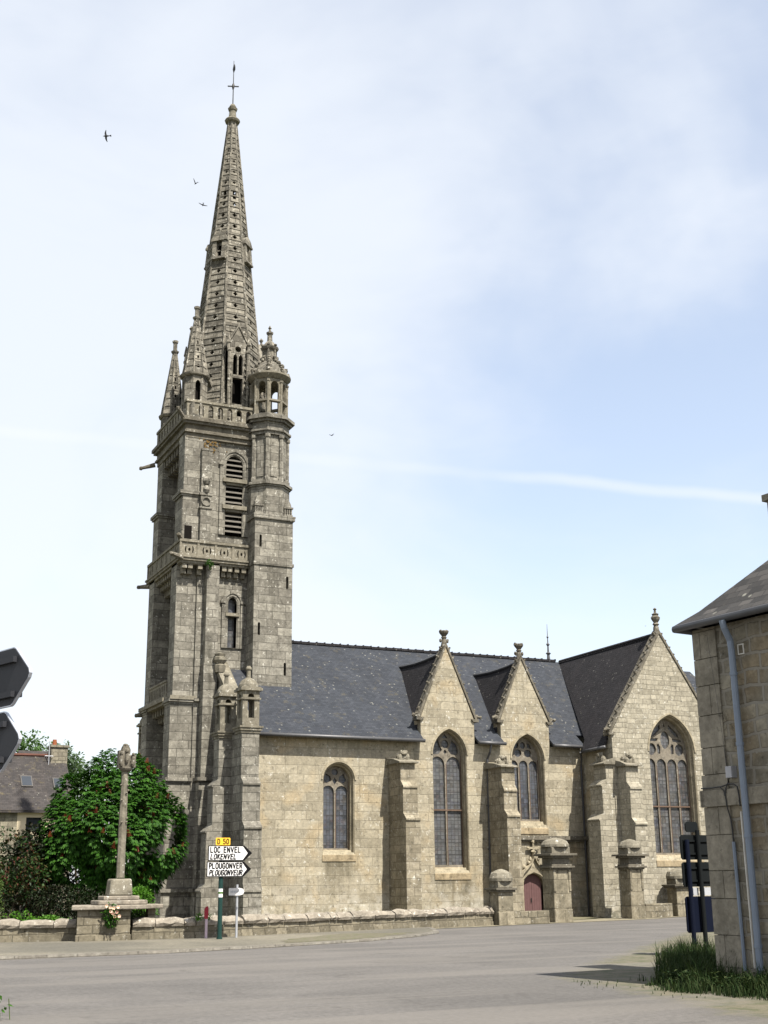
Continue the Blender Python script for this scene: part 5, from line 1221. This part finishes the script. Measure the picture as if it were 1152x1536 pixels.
# hipped roof with flared eaves
ov = .20; ez_ = WZ + .10
c4 = [HC - hn*ov + hd_*ov, HC + hn*(HD+ov) + hd_*ov, HC + hn*(HD+ov) - hd_*(HL+ov), HC - hn*ov - hd_*(HL+ov)]
def lev(ins, z): return [HC + hn*(ins-ov if i in (0, 3) else HD+ov-ins) + hd_*((ov-ins) if i in (0, 1) else -(HL+ov-ins)) + Z*z for i in range(4)]
b = MB(); rings = [lev(0, ez_), lev(.30, ez_+.22), lev(HD/2+ov-.02, ez_+.22+(HD/2+ov-.32)*.96)]
vs = [v for r_ in rings for v in r_]; b.add(vs, [(j*4+i, j*4+(i+1) % 4, (j+1)*4+(i+1) % 4, (j+1)*4+i) for j in range(2) for i in range(4)] + [(8, 9, 10, 11), (3, 2, 1, 0)])
b.build('roof', 'slate_house', ho)
b = MB()
for i in range(4):
    A, B = c4[i] + Z*(ez_-.06), c4[(i+1) % 4] + Z*(ez_-.06); b.tube([A, B], .06, 8); 
b.build('gutter', 'zinc', ho, smooth=True)
b = MB(); vs = lev(.06, ez_-.02) + lev(.30, ez_-.05); b.add(vs, [(i, (i+1) % 4, 4+(i+1) % 4, 4+i) for i in range(4)]); b.build('soffit', 'zinc', ho)
b = MB(); U = .92; b.tube([FH.p(U, ez_-.10, -.24), FH.p(U, ez_-.22, -.21), FH.p(U, ez_-.42, -.10), FH.p(U, ez_-.6, -.085), FH.p(U, .28, -.085), FH.p(U+.0, .16, -.10), FH.p(U+.08, .05, -.20)], .054, 12)
for z in (.6, 2.2, 3.6, 4.7): q = FH.p(U, z, -.085); b.lathe(q.x, q.y, [(.064, z), (.064, z+.05)], 12)
b.build('downpipe', 'pipe_blue', ho, smooth=False)
b = MB(); b.tube([FH.p(.76, 2.60, -.02), FH.p(.76, .3, -.02)], .018, 6); b.build('conduit', 'whiteframe', ho)
b = MB(); b.tube([FH.p(.55, 2.15, -.02), FH.p(.56, .25, -.02)], .028, 6); b.build('conduit', 'pipe_blue', ho)
b = MB(); b.tube([FH.p(.34, WZ-.15, .0), FH.p(.42, 4.6, .0), FH.p(.50, 3.7, .0), FH.p(.53, 3.24, -.01)], .006, 5)
b.tube([FH.p(-.04, 3.00, -.03), FH.p(.20, 2.99, -.06), FH.p(.45, 3.0, -.06), FH.p(.58, 3.03, -.06), FH.p(.70, 3.02, -.06), FH.p(.76, 2.98, -.06), FH.p(.78, 2.86, -.06), FH.p(.785, 2.68, -.06)], .011, 5)
b.tube([FH.p(.60, 3.12, -.05), FH.p(.57, 3.04, -.06), FH.p(.52, 2.97, -.06), FH.p(.505, 2.88, -.07), FH.p(.51, 2.7, -.06), FH.p(.53, 2.5, -.02), FH.p(.545, 2.3, -.02), FH.p(.55, 2.1, -.02)], .011, 5)
b.tube([FH.p(.40, 2.99, -.06), FH.p(.47, 2.94, -.06), FH.p(.495, 2.85, -.07)], .009, 5)
b.build('cable', 'cable', ho)
b = MB(); b.add(*_bx(FH, .575, .70, 3.12, 3.30, -.10, .03)); b.build('junction_box', 'greybox', ho, bevel=.008)
b = MB(); vq = [[(.95+e, 5.03+e), (.95+e, 5.20-e), (1.08-e, 5.20-e), (1.08-e, 5.03+e)] for e in (0, .018)]; b.loft(FH, [(vq[0], .03), (vq[0], .018), (vq[1], .018), (vq[1], .03)]); b.build('vent_frame', 'whiteframe', ho)
b = MB(); q = Vector((15.78, 16.05, 0)); b.obox(q + Z*7.2, hd_*.35, hn*.40, Z*.82); b.obox(q + Z*8.08, hd_*.41, hn*.46, Z*.06); b.build('chimney', 'housest', ho)

# ------------------------------------------------------------------ houses behind the tree
FHs = south(75.0)
h2 = thing('house', (9, 78, 0), 'far stone house with long brown slate roof and two skylights behind the chestnut', 'house')
b = MB(); wins = [[(13.0, 4.45), (13.0, 5.25), (13.85, 5.25), (13.85, 4.45)], [(9.0, 3.9), (9.0, 5.2), (9.9, 5.2), (9.9, 3.9)], [(13.2, 1.0), (13.2, 2.3), (14.1, 2.3), (14.1, 1.0)]]
b.slab(FHs, [(2, -.3), (15.6, -.3), (15.6, 5.75), (2, 5.75)], wins, 0, .5); b.box(2, 15.6, 81.5, 82, -.3, 5.75)
for x in (2.0, 15.1): b.slab(west2(x), [(75.5, -.3), (81.5, -.3), (81.5, 5.75), (78.5, 8.9), (75.5, 5.75)], (), 0, .5)
b.build('wall', 'farstone', h2)
for wq in wins:
    u0, u1, v0, v1 = wq[0][0], wq[2][0], wq[0][1], wq[1][1]
    b = MB(); b.loft(FHs, [([(u0-.5, v0-.3), (u0-.5, v1+.4), (u1+.5, v1+.4), (u1+.5, v0-.3)], -.01), ([(u0, v0), (u0, v1), (u1, v1), (u1, v0)], -.01), ([(u0, v0), (u0, v1), (u1, v1), (u1, v0)], .3)]); wo = b.build('window', 'plaster', h2)
    b = MB(); b.add(*_bx(FHs, u0, u1, v0, v1, .2, .25)); b.build('pane', 'pane', wo)
b = MB()
for y0 in (74.7, 82.3):
    q = [Vector((1.9, y0, 5.65)), Vector((15.7, y0, 5.65)), Vector((15.7, 78.5, 9.05)), Vector((1.9, 78.5, 9.05))]; b.add(q + [v - Z*.15 for v in q], [(0, 1, 2, 3), (4, 7, 6, 5), (0, 4, 5, 1), (1, 5, 6, 2), (2, 6, 7, 3), (3, 7, 4, 0)])
rf = b.build('roof', 'slate_far', h2, weld=False)
b = MB(); b.tube([(1.9, 78.5, 9.07), (15.7, 78.5, 9.07)], .12, 6); b.build('ridge_tiles', 'ridge_brown', rf)
b = MB(); b.box(14.75, 15.72, 78.0, 79.0, 8.2, 9.55); b.box(14.68, 15.80, 77.92, 79.08, 9.55, 9.68); ch = b.build('chimney', 'farstone', rf)
b = MB(); b.lathe(15.0, 78.5, [(.14, 9.68), (.12, 10.05)], 8); b.build('chimney_pot', 'terracotta', ch)
b = MB(); b.tube([(14.6, 77.9, 8.3), (14.6, 77.9, 9.9)], .03, 5); b.tube([(14.35, 77.9, 9.0), (14.85, 77.9, 9.0)], .02, 5); b.build('aerial', 'grey_post', rf)
for x, z in ((13.15, 7.35), (15.0, 7.25)):
    y = 74.7 + (z-5.65)*3.8/3.4; v = Vector((0, 3.8, 3.4)).normalized(); n_ = Vector((0, -3.4, 3.8)).normalized()
    b = MB(); b.obox(Vector((x, y, z)) + n_*.03, X*.33, v*.5, n_*.05); sk = b.build('skylight', 'frame', rf)
    b = MB(); b.obox(Vector((x, y, z)) + n_*.085, X*.27, v*.42, n_*.008); b.build('pane', 'pane', sk)
h3_ = thing('house', (16.2, 92, 0), 'grey house roof and pale gable showing behind the far brown roof', 'house')
b = MB(); b.box(14.8, 17.6, 88.1, 94.9, -.3, 7.0); b.slab(west2(14.8), [(88.1, 7.0), (94.9, 7.0), (91.5, 10.4)], (), 0, .4); b.slab(west2(17.2), [(88.1, 7.0), (94.9, 7.0), (91.5, 10.4)], (), 0, .4); b.build('wall', 'plaster', h3_)
b = MB()
for y0 in (87.7, 95.3):
    q = [Vector((15.0, y0, 6.75)), Vector((17.9, y0, 6.75)), Vector((17.9, 91.5, 10.62)), Vector((15.0, 91.5, 10.62))]; b.add(q + [v - Z*.15 for v in q], [(0, 1, 2, 3), (4, 7, 6, 5), (0, 4, 5, 1), (1, 5, 6, 2), (2, 6, 7, 3), (3, 7, 4, 0)])
b.build('roof', 'slate_far', h3_, weld=False)
b = MB(); b.box(17.0, 18.3, 91.1, 91.9, 8.6, 10.5); c_ = b.build('chimney', 'farstone', h3_)
for k in (-.3, .3):
    b = MB(); b.lathe(17.65+k, 91.5, [(.15, 10.5), (.17, 10.8), (.13, 10.95)], 8); b.build('chimney_pot', 'terracotta', c_)

#@@PLANTS
# ------------------------------------------------------------------ plants
def rdir(rnd):
    z = rnd.uniform(-1, 1); a = rnd.uniform(0, 6.2832); q = math.sqrt(1-z*z); return Vector((q*math.cos(a), q*math.sin(a), z))
def leaf(mb, p, d, n, l, w, droop=.25):
    t = d.cross(n); t = t.normalized() if t.length > 1e-4 else X
    m_ = p + d*l*.55 - Z*droop*l*.12; e = p + d*l - Z*droop*l*.5
    k = len(mb.v); mb.v += [p, m_ - t*w*.5, e, m_ + t*w*.5]; mb.f.append((k, k+1, k+2, k+3))
def lobes_points(lobes, n, rnd, shell=.30):
    tot = sum(l[1]**2 for l in lobes); outp = []
    for c_, r_, sq in lobes:
        for _ in range(int(n*r_*r_/tot)):
            d = rdir(rnd); rad = r_*(1 - abs(rnd.gauss(0, shell)))
            if rad < 0: continue
            q = Vector(c_) + Vector((d.x*rad, d.y*rad, d.z*rad*sq))
            nz = noise.noise(q*0.9)
            if nz < -.22: continue
            outp.append((q, d))
    return outp
def broadleaf(mb, lobes, n, rnd, size=.12, wid=.6, shell=.3, per=1):
    for q, d in lobes_points(lobes, n, rnd, shell):
        for _ in range(per):
            dd = (d*.6 + rdir(rnd)*.8).normalized(); nn = (rdir(rnd)*.6 + Z).normalized(); s_ = size*rnd.uniform(.7, 1.3)
            leaf(mb, q + rdir(rnd)*size*.3, dd, nn, s_, s_*wid, .4)
def trunk(mb, base, top, r0, r1, rnd, n=7, wob=.10):
    b0, t0 = Vector(base), Vector(top); pts = []
    for i in range(n):
        t = i/(n-1); pts.append(b0 + (t0-b0)*t + Vector((rnd.uniform(-wob, wob), rnd.uniform(-wob, wob), 0))*(1 if 0 < i < n-1 else 0))
    mb.tube(pts, r0, 8, r1)

rnd = random.Random(21)
TC = Vector((10.75, 45.2, 0))
ct = thing('chestnut_tree', tuple(TC), 'dense red flowering chestnut tree with round crown behind the calvary', 'tree')
b = MB(); trunk(b, TC, TC + Vector((.1, .1, 3.4)), .24, .17, rnd)
for i in range(9):
    a = 2*math.pi*i/9; s0 = TC + Vector((0, 0, 1.6+.2*i)); trunk(b, s0, s0 + Vector((1.7*math.cos(a), 1.5*math.sin(a), 1.5)), .09, .03, rnd, 5, .12)
b.build('trunk', 'bark', ct)
lobes = []
for (ox, oy, oz, r_) in ((0.0, 0, 3.7, 2.3), (-1.2, -.2, 3.4, 1.75), (1.25, -.2, 3.7, 1.75), (.1, -.2, 4.9, 1.55), (-.95, 0, 4.4, 1.5), (1.0, 0, 4.55, 1.45), (-1.75, -.3, 2.7, 1.25), (1.6, -.4, 2.9, 1.4), (0, -1.2, 3.0, 1.6), (1.95, 0, 3.5, 1.15), (-.7, -1.2, 3.6, 1.4), (.9, -1.2, 3.7, 1.3), (.9, -.2, 2.1, 1.3), (-.6, -.4, 2.0, 1.3)):
    lobes.append((TC + Vector((ox*.86 + .05, oy*.9, 3.6 + (oz-3.6)*1.04)), r_*.86, .97))
b = MB(); pts = lobes_points(lobes, 30000, rnd, .18)
def inside(q):
    k = 0
    for c_, r_, sq in lobes:
        if (q - c_).length < r_*.80: k += 1
    return k
fl = []
for q, d in pts:
    if inside(q) > 0 and rnd.random() < .80: continue
    ax_ = (d*.9 + Vector((0, -.1, -.15)) + rdir(rnd)*.35).normalized(); nn = (Z*.8 + d*.7).normalized(); t = ax_.cross(nn).normalized(); s_ = rnd.uniform(.10, .205)
    for k in range(6):
        a = R(-75 + 30*k + rnd.uniform(-8, 8)); dd = (ax_*math.cos(a) + t*math.sin(a) - Z*.30).normalized(); leaf(b, q, dd, nn, s_*(1 - .28*abs(k-2.5)/2.5), s_*.40, .7)
    if rnd.random() < .04 and d.y < .35 and d.z > -.35: fl.append(q + d*.10)
b.build('crown', 'chestnut', ct, weld=False)
fb = MB()
for i in range(46):
    t = i/46; rr_ = .075*(1-t*.85); a = i*2.4; d = Vector((math.cos(a), math.sin(a), .25)).normalized(); leaf(fb, TC + Vector((rr_*.5*math.cos(a), rr_*.5*math.sin(a), t*.27)), d, Z, .075*(1-.5*t), .06*(1-.4*t), .0)
f0 = fb.build('flower_spike', 'flower', ct, weld=False)
rnd.shuffle(fl); fl.sort(key=lambda q: q.y); fl = fl[:120]; rnd.shuffle(fl); fl = fl[:58]
for i, q in enumerate(fl):
    o = f0 if i == 0 else f0.copy()
    if i: COL.objects.link(o); o.parent = ct
    o.location = q - TC; o.rotation_euler = (rnd.uniform(-.35, .25), rnd.uniform(-.3, .3), rnd.uniform(0, 6)); s_ = rnd.uniform(.55, .95); o.scale = (s_, s_, s_)

def shrub(name, loc, label, cat, lobes, n, size, mat, stems=3, wid=.6, shell=.22, seed=1, group=None, stem_h=.5, part='foliage', smat='bark'):
    rnd = random.Random(seed); L0 = Vector(loc); o = thing(name, tuple(L0), label, cat, group)
    b = MB(); broadleaf(b, [(L0 + Vector(c_), r_, sq) for c_, r_, sq in lobes], n, rnd, size, wid, shell, 2); b.build(part, mat, o, weld=False)
    b = MB()
    for i in range(stems): a = 2*math.pi*i/max(1, stems) + .4; c_ = lobes[i % len(lobes)]; trunk(b, L0 + Vector((.12*math.cos(a), .12*math.sin(a), 0)), L0 + Vector(c_[0]) , .05 if stem_h < 1 else .10, .02, rnd, 5, .06)
    if stems: b.build('trunk' if cat == 'tree' else 'stems', smat, o)
    return o
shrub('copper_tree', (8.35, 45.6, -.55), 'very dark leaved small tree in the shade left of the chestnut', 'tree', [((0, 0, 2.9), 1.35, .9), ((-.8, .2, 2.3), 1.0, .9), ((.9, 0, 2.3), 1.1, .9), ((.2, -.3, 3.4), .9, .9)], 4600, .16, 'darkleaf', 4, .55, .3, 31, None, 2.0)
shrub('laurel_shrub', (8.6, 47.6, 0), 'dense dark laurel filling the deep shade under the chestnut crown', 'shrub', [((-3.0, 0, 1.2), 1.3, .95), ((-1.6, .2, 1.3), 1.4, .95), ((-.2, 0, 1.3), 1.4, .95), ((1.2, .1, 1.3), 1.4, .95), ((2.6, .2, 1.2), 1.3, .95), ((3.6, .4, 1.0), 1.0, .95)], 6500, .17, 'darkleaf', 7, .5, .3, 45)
shrub('flowering_shrub', (7.0, 43.5, -.35), 'tall green shrub tipped with reddish leaves at the left edge', 'shrub', [((0, 0, 2.7), 1.0, 1.0), ((-.7, 0, 3.0), .9, 1.0), ((.6, 0, 2.1), .85, 1.0), ((0, -.2, 1.6), .8, .9), ((-.9, 0, 1.8), .8, 1)], 2600, .13, 'redleaf', 4, .5, .25, 32)
shrub('yew_hedge', (8.2, 42.8, 0), 'dark clipped yew hedge behind the calvary table', 'hedge', [((-1.6, 0, .8), .8, .9), ((-.6, 0, .85), .85, .9), ((.4, 0, .85), .85, .9), ((1.3, .1, .8), .8, .9), ((2.1, .3, .7), .7, .9)], 5600, .09, 'darkleaf', 6, .5, .3, 33)
shrub('cone_topiary', (6.2, 40.6, 0), 'olive green clipped cone at the left edge behind the wall', 'topiary', [((0, 0, .55), .55, 1.0), ((0, 0, 1.05), .46, 1.0), ((0, 0, 1.5), .32, 1.1)], 2600, .05, 'olive', 1, .5, .08, 34)
shrub('round_bush', (6.95, 40.4, 0), 'round leafy green bush at the foot of the clipped cone', 'bush', [((0, 0, .6), .45, .9), ((.2, 0, .45), .35, .8)], 900, .09, 'bright', 2, .6, .2, 35)
shrub('low_bush', (7.75, 40.2, 0), 'low spreading bright green bush just behind the wall coping', 'bush', [((-.35, 0, .42), .34, .7), ((.1, 0, .46), .36, .7), ((.5, 0, .40), .30, .7)], 1100, .085, 'bright', 2, .6, .2, 36)
shrub('box_bush', (10.45, 39.4, 0), 'fresh green bush right of the calvary pedestal', 'bush', [((0, 0, 1.15), .40, .9), ((.12, 0, .85), .38, .9), ((-.1, 0, 1.3), .26, .9)], 1100, .10, 'bright', 3, .45, .25, 37)
shrub('grey_herb', (10.1, 38.5, 0), 'grey green herb growing under the table slab', 'plant', [((-.35, 0, .62), .2, .6), ((.0, 0, .64), .2, .6), ((.25, 0, .62), .18, .6)], 420, .08, 'greyleaf', 2, .4, .3, 38)
shrub('wall_weed', (11.62, 37.3, .1), 'small weed sprouting on the wall beside the green signpost', 'weed', [((0, 0, .56), .09, .7), ((.3, .05, .57), .06, .7)], 60, .09, 'bright', 0, .4, .3, 39)
shrub('garden_tree', (18.6, 108, 0), 'pale green tree rising behind the far house roofs', 'tree', [((0, 0, 12.2), 1.9, .9), ((-2.4, 0, 12.4), 2.1, .9), ((1.8, 0, 11.3), 1.8, .9), ((3.4, 0, 10.6), 1.7, .9), ((-4.6, 0, 12.2), 2.2, .9), ((.6, 0, 10), 2.4, .9)], 4200, .36, 'fartree', 6, .5, .35, 40, None, 2.0)
shrub('garden_tree', (21.0, 104, 0), 'thin grey green tree right of the far chimneys', 'tree', [((-.3, 0, 11.4), 1.1, 1.2), ((.5, 0, 10.4), 1.3, 1.0)], 600, .32, 'greyleaf', 3, .45, .45, 41, None, 2.0)
shrub('distant_tree', (24.2, 112, 0), 'dark green tree top between the far chimney and the chestnut', 'tree', [((-1.5, 0, 9.6), 2.4, .9), ((1.5, 0, 9.3), 2.6, .9)], 1800, .36, 'fartree', 3, .5, .35, 42, None, 2.0)
shrub('creeper', (16.55, 49.4, 8.1), 'small fern clump rooted on the sloping stone coping beside the lanterns', 'fern', [((-.1, 0, .35), .22, 1.2), ((-.12, .1, .6), .15, 1.2)], 220, .12, 'chestnut', 1, .35, .3, 43, None, .3, 'fronds', 'stem')
shrub('ledge_fern', (15.95, 51.22, 14.7), 'tiny green fern hanging below the main tower balcony', 'fern', [((0, -.05, .25), .14, .8)], 80, .10, 'chestnut', 1, .35, .3, 44, None, .3, 'fronds', 'stem')
# flowers on the calvary table
fo = thing('flower_bouquet', (9.0, 37.42, 1.0), 'bouquet of pale pink flowers hanging over the calvary table edge', 'bouquet')
rnd = random.Random(5); b = MB(); broadleaf(b, [((9.0, 37.36, .82), .20, 1.2), ((9.05, 37.34, .62), .17, 1.0)], 240, rnd, .10, .4, .3, 2); b.build('leaves', 'chestnut', fo, weld=False)
b = MB()
for i in range(9):
    c_ = Vector((9.02 + rnd.uniform(-.16, .2), 37.20 + rnd.uniform(-.04, .08), .82 + rnd.uniform(-.16, .24)))
    for k in range(8): a = k*.785; leaf(b, c_, Vector((math.cos(a), -.5, math.sin(a))).normalized(), -Y, .06, .05, 0)
b.build('blooms', 'petal', fo, weld=False)

# long grass by the house wall
rnd = random.Random(12); b = MB()
def blade(p, h, lean):
    d = Vector((math.cos(lean), math.sin(lean), 0)); w = Vector((-d.y, d.x, 0))*rnd.uniform(.004, .009); k = len(b.v); t = rnd.uniform(.15, .6)
    b.v += [p - w, p + w, p + d*h*t*.35 + Z*h*.62 + w*.7, p + d*h*t*.35 + Z*h*.62 - w*.7, p + d*h*t + Z*h*rnd.uniform(.85, 1.0)]; b.f += [(k, k+1, k+2, k+3), (k+3, k+2, k+4)]
n_ = 0
while n_ < 9500:
    u, w_ = rnd.uniform(-1.6, 5.0), rnd.triangular(-1.55, .0, -.45)
    q = HC - hd_*u + hn*w_
    edge = -1.30 + .35*noise.noise(Vector((q.x*.9, q.y*.9, 3))) + max(0, u-2.0)*.25
    if w_ < edge or (w_ > -.02 and u > -.02) or q.x/q.y < .735 + rnd.random()**2*.05 + .03*noise.noise(Vector((q.y*1.4, 5, 1))): continue
    dens = noise.noise(Vector((q.x*1.7, q.y*1.7, 0)))
    if dens < -.2 and rnd.random() < .7: continue
    hh = (rnd.uniform(.12, .50) if rnd.random() < .8 else rnd.uniform(.4, .8))*(1 - .50*(abs(w_)/1.5))*(1 + .9*dens)
    hh *= .68*min(1.0, max(.25, (q.x/q.y - .725)/.065))
    blade(Vector((q.x, q.y, .0)), hh, rnd.uniform(0, 6.28)); n_ += 1
for _ in range(5000):
    t = rnd.random(); q = Vector((13.35 + 5.0*t + rnd.gauss(0, .30), 17.1 + 6.0*t + rnd.gauss(0, .30), 0))
    if q.x/q.y < .748: continue
    blade(q, (rnd.uniform(.08, .38) if rnd.random() < .9 else rnd.uniform(.3, .6)), rnd.uniform(0, 6.28))
for _ in range(260):
    t = rnd.random(); q = (HC - hd_*rnd.uniform(-.6, 3.2) + hn*rnd.uniform(-.95, -.1)) if t < .6 else Vector((13.4 + 4.6*rnd.random() + rnd.gauss(0, .2), 0, 0))
    if t >= .6: q.y = 17.1 + (q.x - 13.35)*1.2
    if q.x/q.y < .755: continue
    for k in range(rnd.randint(5, 11)):
        a = rnd.uniform(0, 6.28); d = Vector((math.cos(a), math.sin(a), rnd.uniform(.1, .9))).normalized(); leaf(b, Vector((q.x, q.y, rnd.uniform(.03, .26))), d, Z, rnd.uniform(.05, .13), rnd.uniform(.02, .05), .6)
tag(b.build('grass', 'grass', None, weld=False), 'tall dark grass growing along the foot of the corner house', None, None, 'stuff')
rnd = random.Random(13); b = MB()
for _ in range(700):
    q = Vector((rnd.uniform(11.6, 15.5), rnd.uniform(12.5, 18.5), 0)); 
    if noise.noise(q*1.2) < .05: continue
    blade(q, rnd.uniform(.02, .07), rnd.uniform(0, 6.28))
tag(b.build('grass', 'grass', None, weld=False), 'short thin grass on the gravel verge', None, None, 'stuff')
wd = thing('roadside_weed', (2.98, 17.4, 0), 'small leafy weed at the bottom left corner of the road', 'weed')
rnd = random.Random(6); b = MB(); broadleaf(b, [((2.90, 17.4, .06), .10, .9), ((2.86, 17.4, .15), .07, 1.1)], 40, rnd, .10, .35, .3, 2); b.build('leaves', 'chestnut', wd, weld=False)
b = MB(); b.tube([(2.98, 17.4, 0), (2.95, 17.4, .25)], .006, 5); b.build('stem', 'stem', wd)

# ------------------------------------------------------------------ birds
def bird(loc, label, heading, bank, span, flap=.2):
    b = MB(); rz_ = Matrix.Rotation(heading, 3, 'Z') @ Matrix.Rotation(bank, 3, 'Y'); L0 = Vector(loc)
    def tp(x, y, z): return L0 + rz_ @ Vector((x, y, z))*span
    o = thing('bird', tuple(L0), label, 'bird', 'dark birds circling the spire')
    prof = [(-.30, .008), (-.22, .05), (-.08, .075), (.08, .07), (.18, .045), (.24, .02), (.28, .005)]
    vs = [tp(r_*math.cos(a), y, r_*.8*math.sin(a)) for y, r_ in prof for a in [2*math.pi*k/8 for k in range(8)]]
    b.add(vs, [(j*8+k, j*8+(k+1) % 8, (j+1)*8+(k+1) % 8, (j+1)*8+k) for j in range(6) for k in range(8)] + [tuple(range(8)), tuple(range(48, 56))])
    b.add([tp(-.02, -.25, .012), tp(.02, -.25, .012), tp(.09, -.46, .012), tp(-.09, -.46, .012), tp(0, -.36, -.012)], [(0, 1, 2, 3), (0, 4, 1), (1, 4, 2), (2, 4, 3), (3, 4, 0)])
    b.build('body', 'bird', o)
    for s_ in (-1, 1):
        b = MB(); up_ = [(.04, .10, 0), (.24, .13, flap*.5), (.50, .02, flap*.8), (.50, -.03, flap*.8), (.26, -.02, flap*.5), (.04, -.08, 0)]
        vs = [tp(s_*x, y, z+.012) for x, y, z in up_] + [tp(s_*x, y, z-.012) for x, y, z in up_]
        b.add(vs, [(0, 1, 4, 5), (1, 2, 3, 4), (6, 11, 10, 7), (7, 10, 9, 8)] + [(i, (i+1) % 6, 6+(i+1) % 6, 6+i) for i in range(6)]); b.build('wing', 'bird', o)
bird((10.17, 50, 33.98), 'dark bird gliding with tilted wings, farthest left of the spire', R(60), R(58), .52)
bird((14.40, 50, 32.60), 'dark bird with wings raised, upper of the two close left of the spire', R(20), R(10), .34, .7)
bird((14.78, 50, 31.58), 'dark bird gliding flat, lower of the two close left of the spire', R(-10), R(14), .42, .1)
bird((21.25, 50, 21.24), 'small dark bird flying low in the sky right of the stair turret', R(15), R(-24), .32, .25)
bird((38.2, 50, 13.6), 'tiny distant bird above the right end of the church roof', R(15), R(-14), .10, .25)
